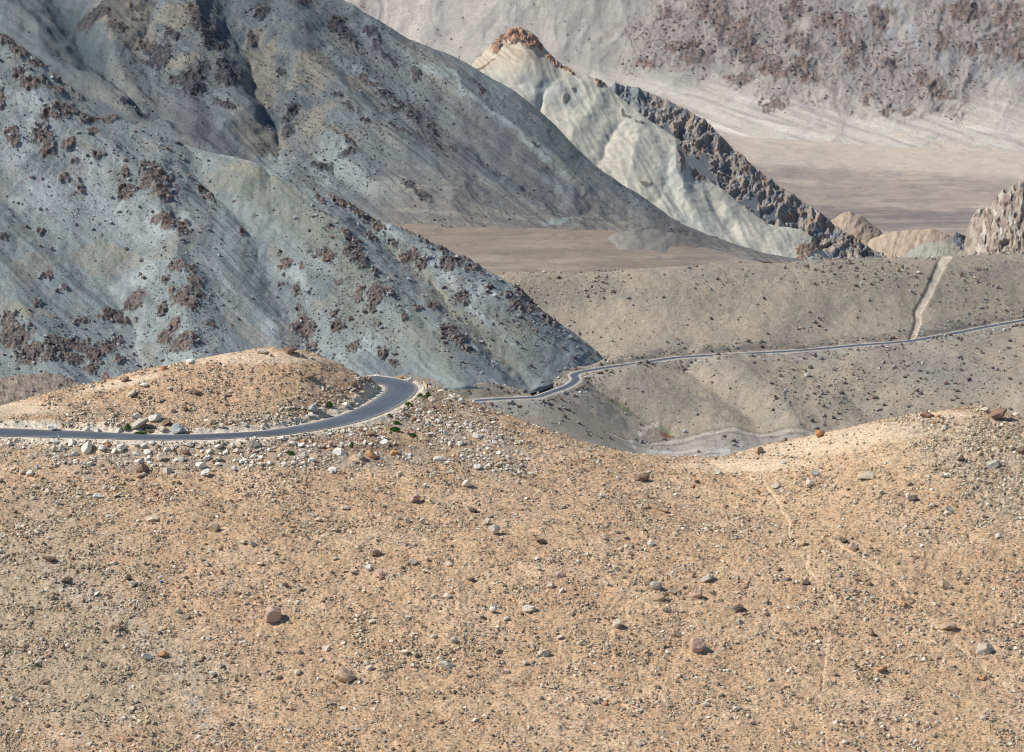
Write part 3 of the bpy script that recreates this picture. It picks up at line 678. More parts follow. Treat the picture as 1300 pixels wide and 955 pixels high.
def road_mesh(name, path, hw, lift, mat, label, n=9):
    T = np.gradient(path[:, :2], axis=0); T /= np.linalg.norm(T, axis=1)[:, None]
    N = np.stack([-T[:, 1], T[:, 0]], 1); o = np.linspace(-1, 1, n)
    P = np.zeros((len(path), n, 3)); edge = .12*fbm(np.arange(len(path))/3., np.zeros(len(path)), 3, 5)
    for j, a in enumerate(o):
        w = a*(hw+edge*(abs(a) > .9)*1.0)
        P[:, j, :2] = path[:, :2]+N*np.asarray(w)[:, None] if np.ndim(w) else path[:, :2]+N*w
        P[:, j, 2] = path[:, 2]+lift+w*path[:, 3]+.03*(1-abs(a))
    s = np.repeat(o[None], len(path), 0)
    me = make_mesh(name, P.reshape(-1, 3), grid_faces(len(path), n)[:, ::-1].copy(), None, True, {'across': s})
    ob = link(name, me, mat); tag(ob, label, None, None, 'structure'); return ob
def asphalt(name, px_m, edge=(.24, .24, .235)):
    t = NT(name); a = t.n('ShaderNodeAttribute', attribute_name='across')
    co = t.n('ShaderNodeTexCoord').outputs['Object']
    ab = t.n('ShaderNodeMath', operation='ABSOLUTE'); t.l(a.outputs['Fac'], ab.inputs[0])
    n1 = t.noise(co, .5/px_m, 4, .7); n2 = t.noise(co, .12, 3, .6)
    ad = t.n('ShaderNodeMath', operation='MULTIPLY_ADD'); t.l(n1, ad.inputs[0]); ad.inputs[1].default_value = .25; t.l(ab.outputs[0], ad.inputs[2])
    c = t.ramp(ad.outputs[0], [(.0, (.105, .125, .15)), (.35, (.085, .105, .135)), (.62, (.105, .125, .15)), (.92, (.12, .135, .15)), (1.0, edge)])
    c = t.mixc(c, t.ramp(n2, [(.3, .82), (.7, 1.2)])); c = t.mixc(c, t.ramp(n1, [(.3, .9), (.7, 1.1)]))
    t.l(c, t.b.inputs['Base Color']); t.b.inputs['Roughness'].default_value = .7; t.bump(n1, .02, .5); return t.m

# ================================================================== 6. MIDDLE SLOPE WITH THE FAR ROAD
ZF = -367.0
def middle_slope():
    rp = [(480, 514), (560, 511), (601, 509), (640, 506.5), (678, 504.6), (692, 501), (703, 497), (716, 492.5), (725, 488), (731, 482), (729, 476), (740, 472), (760, 468.5), (780, 465.5), (805, 462), (826, 459), (857, 454.5), (888, 452.3), (930, 450), (980, 447.5), (1031, 444), (1085, 439), (1125, 436),
          (1160, 432.5), (1190, 427.5), (1219, 422), (1254, 415), (1300, 407), (1350, 399), (1420, 390)]
    R = np.array([np.append(Wz(x, y, ZF), 0) for x, y in rp]); path = resample(catmull(R, 8), 1.5)
    pts = [p[:3] for p in R[::2]]
    cr = [(640, 357, 1885), (720, 351, 1900), (800, 344, 1912), (880, 339, 1922), (960, 335, 1928), (1060, 331, 1955), (1150, 328, 1985), (1230, 325, 2020), (1300, 322, 2055), (1420, 318, 2120)]
    for x, y, d in cr:
        p = W(x, y, d); pts += [p, p+[0, 40, -9], p+[0, 120, -45], p+[0, 260, -85]]
    for x, y, d in ((760, 400, 1855), (900, 395, 1862), (1060, 385, 1885), (1200, 372, 1930), (1320, 360, 1990), (700, 550, 1668), (850, 560, 1676), (1000, 552, 1684), (860, 578, 1652), (980, 576, 1656), (700, 590, 1640),
                    (1150, 545, 1690), (1300, 520, 1700), (1420, 510, 1700), (900, 500, 1728), (1050, 495, 1735), (1200, 475, 1752), (1320, 455, 1772), (780, 500, 1712), (700, 530, 1685), (600, 560, 1640), (500, 560, 1630),
                    (860, 640, 1600), (1100, 620, 1620), (1350, 600, 1640), (600, 640, 1590), (300, 700, 1500), (900, 760, 1450), (1500, 700, 1500), (300, 1050, 1150), (900, 1060, 1150), (1700, 1050, 1150)):
        pts.append(W(x, y, d))
    for X, Y, Z in ((-100, 1760, -382), (-50, 1800, -384), (0, 1850, -376), (-100, 1900, -380), (-30, 1950, -370)): pts.append(np.array([X, Y, Z], float))
    f = rbf_fit(np.array(pts))
    ds = np.concatenate([np.arange(1150, 1590, 12), np.arange(1590, 2070, .9), np.arange(2070, 2360, 6)])
    X, Y = polar(470, 1420, 1.0, ds, 900, 700)
    Z = f(X, Y)
    P0 = np.stack([X, Y, Z], -1); px, py = proj(P0)
    # relief: soft gullies falling toward the river, hummocks
    Z += 2.2*fbm(X/45, Y/70, 4, 3)*ss(2080, 1950, Y) + .5*fbm(X/9, Y/9, 4, 4) + .22*fbm(X/2.6, Y/2.6, 3, 6)
    def gully(pts_, w, a):
        nonlocal Z
        d, s = seg_dist(px+4*fbm(px/30, py/30, 2, 3), py, pts_); Z += a*np.exp(-(d/w)**1.5)
    gully([(745, 486), (790, 515), (850, 545)], 9, -4); gully([(800, 480), (860, 520), (930, 550)], 26, 4); gully([(920, 465), (985, 505), (1010, 545)], 24, 4.5); gully([(870, 462), (900, 490), (960, 530)], 14, -3)
    gully([(1020, 460), (1090, 510), (1130, 545)], 20, -3); gully([(720, 510), (760, 540), (800, 565)], 18, 3); gully([(1190, 440), (1260, 480), (1300, 510)], 24, 3)
    d, lat, rz, bk = road_fields(X, Y, path, 40)
    e = np.maximum(0, d-4.2)
    Z = np.minimum(Z, rz+.75*e); Z = np.maximum(Z, rz-.6*e-.02)
    tr, ta = seg_dist(px, py, [(1203, 326), (1196, 333), (1190, 345), (1185, 358), (1180, 372), (1172, 386), (1165, 396), (1166, 408), (1163, 420), (1158, 430)])
    tw = np.interp(ta, [0, .3, .6, 1], [5.5, 4.2, 4.2, 3.4])
    Z -= 1.1*ss(tw+3, tw-2, tr)*ss(2010, 1960, Y)
    P = np.stack([X, Y, Z], -1)
    c = np.ones(P.shape)*np.array([.34, .30, .245])
    c = mix(c, (.395, .345, .28), ss(-.1, .5, fbm(px/70, py/40, 4, 11))*.8)
    c = mix(c, (.285, .27, .235), ss(.0, .5, fbm(px/90+4, py/40, 4, 13))*.75)
    c = mix(c, (.29, .28, .245), ss(860, 700, px)*ss(350, 480, py)*.5)
    c = mix(c, (.22, .235, .23), blobs(px, py, [(760, 520, 60, 14, 32), (690, 530, 60, 16, 20), (1180, 470, 60, 20, 10)]).clip(0, 1)*.6)
    c = mix(c, (.42, .36, .29), ss(.3, 1, blobs(px, py, [(900, 480, 70, 10, 35), (940, 500, 40, 12, 50), (1000, 470, 60, 10, 20), (820, 400, 80, 24), (1010, 500, 40, 14, 45)])+.3*fbm(px/20, py/12, 3, 2))*.55)
    c = mix(c, (.16, .20, .13), ss(.5, 1, blobs(px, py, [(745, 480, 8, 2.5, 30), (790, 512, 40, 3, 33), (840, 540, 24, 3, 30)])+.4*fbm(px/6, py/6, 3, 5))*.8)
    # pale footpath lines on the slope
    for pl in ([(775, 360), (778, 400), (775, 430), (782, 460)], [(745, 365), (752, 410), (750, 440)], [(822, 400), (800, 430), (780, 455)], [(740, 400), (770, 425), (790, 455)], [(1000, 340), (960, 380), (930, 430)]):
        q, s = seg_dist(px+2*fbm(px/12, py/12, 2, 7), py, pl); c = mix(c, (.46, .41, .34), np.exp(-(q/.9)**2)*.45)
    # river bed
    riv = ss(554, 562, py+(px-900)*.03+3*fbm(px/60, py/6, 3, 8))*ss(775, 830, px+(py-570)*1.5)
    rc = np.ones(P.shape)*np.array([.36, .34, .31]); rc = mix(rc, (.50, .495, .48), ss(.0, .5, fbm(px/55, py/4.2, 4, 15))*ss(564, 571, py)); rc = mix(rc, (.24, .23, .21), ss(.2, .6, fbm(px/40, py/3, 4, 18))*.5)
    c = c*(1-riv[..., None]) + rc*riv[..., None]
    q, s = seg_dist(px, py+1.0*fbm(px/20, py/4, 2, 1), [(770, 568), (820, 565), (860, 562), (900, 556), (940, 553), (1000, 553), (1060, 555)]); c = mix(c, (.46, .43, .38), np.exp(-(q/1.8)**2)); Z_dark = np.exp(-((q-3.2)/1.2)**2)
    c = mix(c, (.17, .165, .15), Z_dark*.55)
    c = mix(c, (.55, .50, .43), ss(.5, .9, blobs(px, py, [(822, 542, 14, 5, -40), (832, 537, 8, 4), (815, 552, 8, 5)])+.3*fbm(px/5, py/5, 3, 3)))
    c = mix(c, (.24, .135, .105), ss(.5, .8, blobs(px, py, [(845, 552, 11, 6, 30)])+.4*fbm(px/5, py/5, 3, 4)))
    # road shoulders, cut bank, spoil, dirt track
    n_ = fbm(X/5, Y/5, 3, 9)
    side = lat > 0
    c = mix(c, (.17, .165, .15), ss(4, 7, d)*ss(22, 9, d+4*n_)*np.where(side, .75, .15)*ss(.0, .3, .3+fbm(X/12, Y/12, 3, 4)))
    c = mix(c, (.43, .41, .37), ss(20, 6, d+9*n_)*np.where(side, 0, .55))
    c = mix(c, (.54, .50, .44), ss(4.8, 3.6, d+1.0*n_))
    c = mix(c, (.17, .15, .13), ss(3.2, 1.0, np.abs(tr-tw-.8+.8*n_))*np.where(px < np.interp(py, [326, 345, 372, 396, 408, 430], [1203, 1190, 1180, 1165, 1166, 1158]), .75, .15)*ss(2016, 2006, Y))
    c = mix(c, (.60, .53, .44), ss(tw+.8, tw-1.2, tr+1.0*n_)*ss(2022, 2012, Y))
    c = mix(c, (.36, .28, .23), ss(1.5, .5, np.abs(tr-tw-3))*np.where(px > 1185, .5, 0)*0)
    c = c*np.array([1.15, 1.12, 1.08])
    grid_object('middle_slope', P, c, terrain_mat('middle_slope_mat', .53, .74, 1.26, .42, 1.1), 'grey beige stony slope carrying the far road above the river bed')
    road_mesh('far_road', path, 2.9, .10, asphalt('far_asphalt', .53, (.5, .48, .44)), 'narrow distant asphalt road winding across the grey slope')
    rng = np.random.default_rng(8)
    reg = .25 + 1.6*ss(.1, .6, fbm(px/40, py/22, 4, 41)) + 2.2*ss(0, .9, blobs(px, py, [(1090, 350, 60, 18, 10), (1220, 355, 30, 14), (680, 370, 40, 16), (760, 365, 40, 14), (1250, 385, 40, 10), (1060, 500, 70, 40), (1200, 500, 70, 40)]))
    prob = np.where((d > 6) & (tr > 8) & (Y < 2060), reg*(1-riv*.6), 0) + ss(22, 7, d)*np.where(d > 5, 3.0, 0)
    pts, idx = pick(P, prob, 19000, rng)
    sz = .20+.24*rng.pareto(2.4, len(pts)).clip(0, 5)
    cols = stone_colour(rng, len(pts), [(5, (.17, .145, .13)), (2, (.22, .14, .11)), (4, (.30, .29, .27)), (1, (.5, .49, .46))])
    scatter('scattered_stones', pts, sz, cols, attr_rock_mat('middle_stone_mat', 1.5, .2), rng, 0, .8, label='countless dark stones dotted over the grey beige slope around the far road', cat='stones')
    return P

# small brown hill seen over the left end of the knoll
def left_hillock():
    crest = [(-90, 492, 800), (0, 480, 800), (30, 475, 800), (60, 473, 800), (80, 477, 798), (100, 486, 796), (120, 494, 794), (150, 508, 790), (220, 545, 785)]
    base = [(-90, 570, 740), (220, 590, 740)]
    P, T = sheet(-90, 220, .9, base, crest, 140, sag=-.03, back=60, drop=50, left=120)
    px, py = proj(P)
    c = np.ones(P.shape)*np.array([.27, .225, .19]); c = mix(c, (.35, .29, .235), ss(-.1, .4, fbm(px/14, py/7, 4, 2)))
    P += ((.6*fbm(px/14, py/9, 4, 3)+.22*fbm(px/3, py/2.5, 3, 5))*ss(0, .1, T))[..., None]*ND
    grid_object('brown_hillock', P, c, terrain_mat('hillock_mat', .22, .75, 1.25, .4, 1.0), 'low brown hillock behind the left end of the knoll')
    rng = np.random.default_rng(3)
    pts, idx = pick(P, np.where(T < 1, 1., 0), 900, rng); sz = .10+.13*rng.pareto(2.3, len(pts)).clip(0, 4)
    scatter('hillock_stones', pts, sz, stone_colour(rng, len(pts), [(3, (.2, .13, .11)), (2, (.3, .26, .22))]), bpy.data.materials['middle_stone_mat'], rng, 0, .8, label='small reddish stones strewn over the brown hillock', cat='stones')

# ================================================================== 7. FOREGROUND HILL, KNOLL, NEAR ROAD
ZR = -96.0
class Near: pass
NR = Near()
def foreground():
    rp = [(-420, 547, 0, 0), (-250, 546, 0, 0), (-120, 547, 0, 0), (-40, 548, 0, 0), (0, 549, 0, 0), (50, 550.5, 0, .2), (100, 552, 0, .5), (150, 554, 0, .8), (200, 555.5, 0, 1), (250, 555, 0, 1), (300, 553, 0, 1), (340, 550.5, 0, .9), (375, 546, 0, .7), (405, 541, 0, .4), (435, 534, 0, .1),
          (460, 526, 0, 0), (480, 517.5, 0, 0), (495, 508.5, 0, 0), (506, 500, 0, 0), (509.5, 493, 0, 0), (504, 487.5, 0, 0), (488, 483.8, 0, 0), (468, 481.5, 0, 0)]
    R = np.array([np.append(Wz(x, y, ZR+dz), b*-.07) for x, y, dz, b in rp])
    back = [(-24.5, 449.5, -96.2, 0), (-29, 450.5, -96.6, 0), (-38, 451.5, -97.4, 0), (-50, 452, -98.9, 0), (-60, 452.5, -100.6, 0), (-68, 453, -102.2, 0)]
    R = np.concatenate([R, np.array(back)])
    path = resample(catmull(R, 8), .6)
    NR.path = path
    pts = []
    for px in (-120, 100, 300, 500, 650, 800, 950, 1100, 1250, 1420):
        pts += [W(px, 1010, 308), W(px, 900, 328), W(px, 790, 349), W(px, 700, 368+(-2 if px > 1000 else 0))]
    for px in (-120, 0, 100, 200, 300): pts += [W(px, 640, 385), W(px, 578, 403.5)]
    pts += [W(400, 640, 386), W(400, 575, 404), W(500, 640, 388), W(480, 560, 410), W(540, 600, 400), W(560, 545, 422), W(620, 600, 402), W(700, 620, 398), W(800, 640, 392), W(900, 640, 395), W(1000, 640, 390), W(1100, 620, 388), W(1200, 610, 386), W(1300, 610, 384), W(1420, 620, 380)]
    crest = [(548, 492, 447), (575, 500, 444), (600, 511, 441), (650, 531, 437), (700, 549, 433), (760, 567, 430), (820, 578, 428), (880, 582, 427), (930, 577, 427), (980, 566, 428), (1040, 551, 428), (1100, 539, 426), (1150, 529, 424), (1200, 521, 421), (1240, 517, 419), (1265, 521, 418), (1300, 533, 416), (1420, 560, 412)]
    for x, y, d in crest:
        p = W(x, y, d); pts += [p, p+[0, 12, -5.2], p+[0, 40, -24], p+[0, 75, -48]]
    kn = [(-120, 530, 421), (0, 516, 425), (50, 506, 427), (100, 493, 429), (150, 480.5, 431), (200, 467, 433), (250, 456.5, 435), (300, 448, 436), (340, 444.5, 437), (380, 447, 438.5), (410, 454, 440), (438, 466, 442), (455, 478, 443)]
    for x, y, d in kn: pts.append(W(x, y, d))
    for x, y, d in ((100, 525, 418), (200, 512, 421), (300, 500, 425), (380, 495, 428), (420, 505, 430), (200, 535, 416), (340, 525, 419), (0, 532, 418), (300, 470, 431), (400, 472, 434)): pts.append(W(x, y, d))
    for X, Y, Z in ((-65, 440, -95.9), (-50, 443, -93.6), (-38, 445, -92.0), (-80, 436, -98.3), (-90, 432, -99), (-100, 460, -106), (-60, 460, -104), (-30, 460, -101), (-10, 458, -100), (-100, 490, -130), (-50, 490, -130), (0, 490, -128), (-30, 520, -150), (-100, 520, -150)):
        pts.append(np.array([X, Y, Z], float))
    f = rbf_fit(np.array(pts))
    def height(X, Y):
        Z = f(X, Y)
        Z = Z + .45*fbm(X/9, Y/9, 4, 3)*ss(500, 450, Y)
        d, lat, rz, bk = road_fields(X, Y, path, 16)
        rp_ = rz + lat*bk
        rp_ = np.where(d < 900, rp_, 0)
        n_ = fbm(X/2.2, Y/2.2, 3, 12)
        e = np.maximum(0, d-3.3-.5*n_)
        near = d < 900
        cut = np.where(lat > 0, 1.0, .75)      # knoll side stands steeper
        Z = np.where(near, np.minimum(Z, rp_-.03+cut*e), Z)
        Z = np.where(near, np.maximum(Z, rp_-.03-.50*e), Z)
        return Z, d, lat
    ds = np.concatenate([np.arange(306, 456, .26), np.arange(456, 530, 1.2)])
    X, Y = polar(-90, 1390, 1.0, ds, 500, 500)
    Z, d, lat = height(X, Y)
    P0 = np.stack([X, Y, Z], -1); px, py = proj(P0)
    off = ss(2.9, 4.3, d)
    # tussocky terracettes, gravel relief
    a = fbm(X/1.5+.4*fbm(X/1.5, Y/1.5, 2, 5), Y/.85, 3, 14)
    tus = ss(-.05, .5, a)
    fine = fbm(X/.5, Y/.36, 3, 16)
    big = fbm(X/3.2, Y/3.4, 4, 17)
    knoll = ss(6, 2, Y-452)*ss(548, 540, py)*ss(480, 460, px)
    smooth = np.clip(ss(.2, .9, blobs(px, py, [(1060, 560, 110, 16, -10), (1130, 548, 60, 14), (20, 520, 60, 12), (330, 455, 110, 8), (950, 590, 90, 10), (150, 488, 60, 5, -12), (1180, 528, 60, 6)])), 0, 1)
    rub = np.clip(ss(14, 4, d)*np.where(lat > 0, .7, 1) + ss(.1, .8, blobs(px, py, [(600, 560, 75, 34, 30), (430, 578, 120, 18), (230, 582, 170, 16)])), 0, 1)
    amp = (1-smooth*.75)
    Z = Z + off*(.19*tus*amp + .085*fine*(.4+.6*amp) + .16*big*amp)
    # blocky rocky zone at the right shoulder
    rz_ = ss(.1, .9, blobs(px, py, [(1250, 575, 80, 45), (1290, 620, 60, 50), (1200, 545, 60, 16)])+.3*fbm(px/18, py/12, 3, 8))
    l1, v1 = cells(X/.9, Y/1.1, 31)
    Z = Z + rz_*.30*(.6-l1)
    # foot trails
    trails = [[(905, 590), (931, 600), (967, 611), (985, 636), (1000, 661), (1003, 681), (1025, 700), (1022, 720), (1045, 749), (1058, 768), (1056, 800), (1048, 826), (1045, 862), (1040, 900), (1050, 960)],
              [(1060, 690), (1113, 720), (1155, 752), (1171, 781), (1203, 810), (1232, 836), (1290, 880)], [(915, 592), (938, 619), (970, 652)], [(985, 640), (1020, 665), (1060, 690)], [(1055, 770), (1030, 790), (1020, 815)]]
    tm = np.zeros(px.shape)
    for i, t in enumerate(trails):
        q, s = seg_dist(px+3*fbm(px/16, py/16, 2, 3), py, t, .9); tm = np.maximum(tm, np.exp(-(q/(2.0 if i < 2 else 1.3))**2)*(1 if i < 2 else .6))
    tm *= ss(.35, -.1, fbm(px/22, py/22, 3, 60)-.25)
    Z = Z - .10*tm
    P = np.stack([X, Y, Z], -1)
    # ---- colour
    soil = np.ones(P.shape)*np.array([.69, .468, .285])
    soil = mix(soil, (.78, .56, .37), ss(-.1, .5, fbm(X/14, Y/14, 4, 21))*.8)
    soil = mix(soil, (.65, .41, .245), ss(.0, .5, fbm(X/10+9, Y/8, 4, 22))*.6)
    c = soil
    gr = ss(-.15, .35, a+.25*fine)
    c = mix(c, (.45, .34, .225), gr*.5*amp)
    c = mix(c, (.19, .16, .12), ss(.28, .62, fbm(X/.6, Y/.42, 3, 25))*.8*amp)
    c = mix(c, (.72, .62, .49), ss(.30, .6, fbm(X/.6, Y/.5, 2, 27))*.55)
    c = mix(c, (.82, .655, .47), smooth*.8)
    grey = ss(.15, .9, blobs(px, py, [(50, 760, 130, 110), (100, 860, 180, 80), (60, 650, 60, 30)])+.3*fbm(px/30, py/22, 4, 9))
    c = mix(c, (.48, .41, .31), grey*.5)
    q, s = seg_dist(px+6*fbm(px/18, py/18, 2, 3), py, [(60, 720), (110, 755), (165, 790), (200, 825), (235, 862), (260, 920)], .9); c = mix(c, (.60, .56, .49), np.exp(-(q/14)**2)*.55*ss(-.3, .3, fbm(px/9, py/7, 3, 81)))
    rb = rub*ss(-.5, .2, fbm(X/3.5, Y/3.5, 3, 29))
    c = mix(c, (.43, .385, .32), rb*.7)
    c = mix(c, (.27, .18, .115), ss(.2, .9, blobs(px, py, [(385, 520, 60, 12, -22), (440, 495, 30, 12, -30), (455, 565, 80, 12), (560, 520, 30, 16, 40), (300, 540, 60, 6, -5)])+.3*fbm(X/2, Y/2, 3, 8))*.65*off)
    c = mix(c, (.52, .30, .17), ss(.2, .9, blobs(px, py, [(40, 531, 40, 5), (120, 538, 50, 4)]))*.6*off)
    c = mix(c, (.56, .455, .34), rz_*.75); c = mix(c, (.20, .16, .13), rz_*ss(.55, .75, l1)*.7)
    c = mix(c, (.82, .62, .41), tm*.8)
    c = mix(c, (.80, .70, .56), ss(5.0, 3.7, d+.5*fbm(X/1.2, Y/1.2, 2, 2)))
    NR.P = P; NR.px, NR.py = proj(P); NR.X, NR.Y, NR.d, NR.lat = X, Y, d, lat
    NR.smooth, NR.rub, NR.rz, NR.grey, NR.tm = smooth, rub, rz_, grey, tm
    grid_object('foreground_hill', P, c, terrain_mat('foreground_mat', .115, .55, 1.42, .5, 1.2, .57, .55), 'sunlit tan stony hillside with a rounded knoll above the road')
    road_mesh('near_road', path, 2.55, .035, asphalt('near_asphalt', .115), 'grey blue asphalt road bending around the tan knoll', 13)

def near_stones():
    rng = np.random.default_rng(11)
    m = (NR.d > 3.4) & (NR.Y < 456)
    vis = (NR.px > -170) & (NR.px < 1480) & (NR.py < 1010)
    clump = .25+2.2*ss(-.05, .5, fbm(NR.X/3.5, NR.Y/3.0, 4, 71))+1.5*ss(.05, .5, fbm(NR.X/12, NR.Y/12, 3, 72))
    wid = np.gradient(NR.X, axis=1); wid = wid/np.median(wid)
    base = np.where(m & vis, clump*(1-.88*NR.smooth)*(1-.85*NR.tm)*wid, 0)
    mat = attr_rock_mat('gravel_stone_mat', 5., .05)
    # tiny gravel
    pts, idx = pick(NR.P, base*(1+1.2*NR.grey+1.6*NR.rz+.8*NR.rub), 168000, rng)
    sz = .06+.055*rng.pareto(2.6, len(pts)).clip(0, 3.5)
    cols = stone_colour(rng, len(pts), [(3, (.38, .32, .225)), (3, (.24, .195, .135)), (3, (.54, .475, .36)), (1.7, (.74, .67, .55)), (2, (.50, .34, .21))], .2)
    scatter('gravel', pts, sz, cols, mat, rng, 0, .75, 24, label='fine stony gravel covering the whole tan hillside', cat='gravel')
    # fist to knee sized stones
    w = base*(.5+1.0*NR.grey+1.6*NR.rz+3.4*NR.rub)
    pts, idx = pick(NR.P, w, 10500, rng)
    sz = .13+.085*rng.pareto(2.4, len(pts)).clip(0, 3.2)
    rb = NR.rub[:-1, :-1].ravel()[idx]
    cols = stone_colour(rng, len(pts), [(3, (.55, .49, .375)), (2, (.37, .31, .22)), (2, (.68, .63, .52)), (1.4, (.38, .24, .16)), (1, (.24, .2, .17))], .15)
    white = rng.random(len(pts)) < rb*.35
    cols[white] = np.array([.78, .735, .65])*rng.uniform(.85, 1.1, (white.sum(), 1))
    scatter('loose_stones', pts, sz, cols, mat, rng, 1, .7, 24, label='small loose stones lying thickly over the tan hillside and roadside', cat='stones')

ROCKMAT = {}
def rock_mat(kind):
    if kind in ROCKMAT: return ROCKMAT[kind]
    base, dark, spot = {'white': ((.82, .785, .71), (.60, .55, .47), (.30, .26, .22)), 'pale': ((.70, .60, .475), (.46, .38, .29), (.25, .2, .16)), 'tan': ((.54, .40, .28), (.38, .27, .18), (.2, .14, .1)),
                        'pink': ((.58, .40, .31), (.42, .29, .22), (.62, .56, .48)), 'brown': ((.30, .20, .14), (.19, .125, .09), (.42, .3, .2)), 'grey': ((.54, .50, .41), (.37, .335, .27), (.55, .52, .46)),
                        'bluegrey': ((.46, .48, .47), (.32, .34, .34), (.6, .58, .52)), 'orange': ((.58, .33, .17), (.40, .21, .11), (.62, .52, .4)), 'dark': ((.17, .135, .11), (.09, .075, .065), (.3, .25, .2))}[kind]
    t = NT('rock_'+kind); co = t.n('ShaderNodeTexCoord').outputs['Object']
    n1 = t.noise(co, 2.2, 5, .65); n2 = t.noise(co, 7., 3, .6); n3 = t.noise(co, 1.1, 2, .5)
    c = t.mixc(base, dark, t.ramp(n1, [(.42, 0), (.68, 1)]), 'MIX')
    c = t.mixc(c, spot, t.ramp(n2, [(.60, 0), (.70, .6)]), 'MIX')
    c = t.mixc(c, t.ramp(n3, [(.3, .88), (.7, 1.1)]))
    t.l(c, t.b.inputs['Base Color']); t.bump(n1, .20, .9); ROCKMAT[kind] = t.m; return t.m
def ground_at(x, y):
    """nearest visible hillside point seen at photo position x, y"""
    q = (NR.px-x)**2 + (NR.py-y)**2
    near = q < max(2.2, q.min()*1.01+.01)
    k = np.where(near, NR.Y, 1e9).argmin()
    return NR.P.reshape(-1, 3)[k].copy()
def rock(name, x, y, w, h, kind, label, cat, rng, group=None, roundness=0., sub=3, tilt=.15, sink=.16, cuts=10):
    p = ground_at(x, y); k = (p[1]*ct-p[2]*st)/F
    wx = w*k/2; hz = max(.35*wx, h*k/2*.93); dyy = (wx*.8+hz*.3)
    V, Fc = rock_shape(sub, rng, cuts, .07, roundness)
    V = V*[wx*1.05, dyy, hz*1.1]
    a = rng.normal(0, tilt); V = np.stack([V[:, 0]*math.cos(a)-V[:, 2]*math.sin(a), V[:, 1], V[:, 0]*math.sin(a)+V[:, 2]*math.cos(a)], 1)
    V[:, 2] -= V[:, 2].min()
    me = make_mesh(name, V, Fc, None, smooth=roundness > .08)
    o = link(name, me, rock_mat(kind)); o.location = (p[0], p[1]+dyy*.5, p[2]-hz*2*sink)
    tag(o, label, cat, group); return o

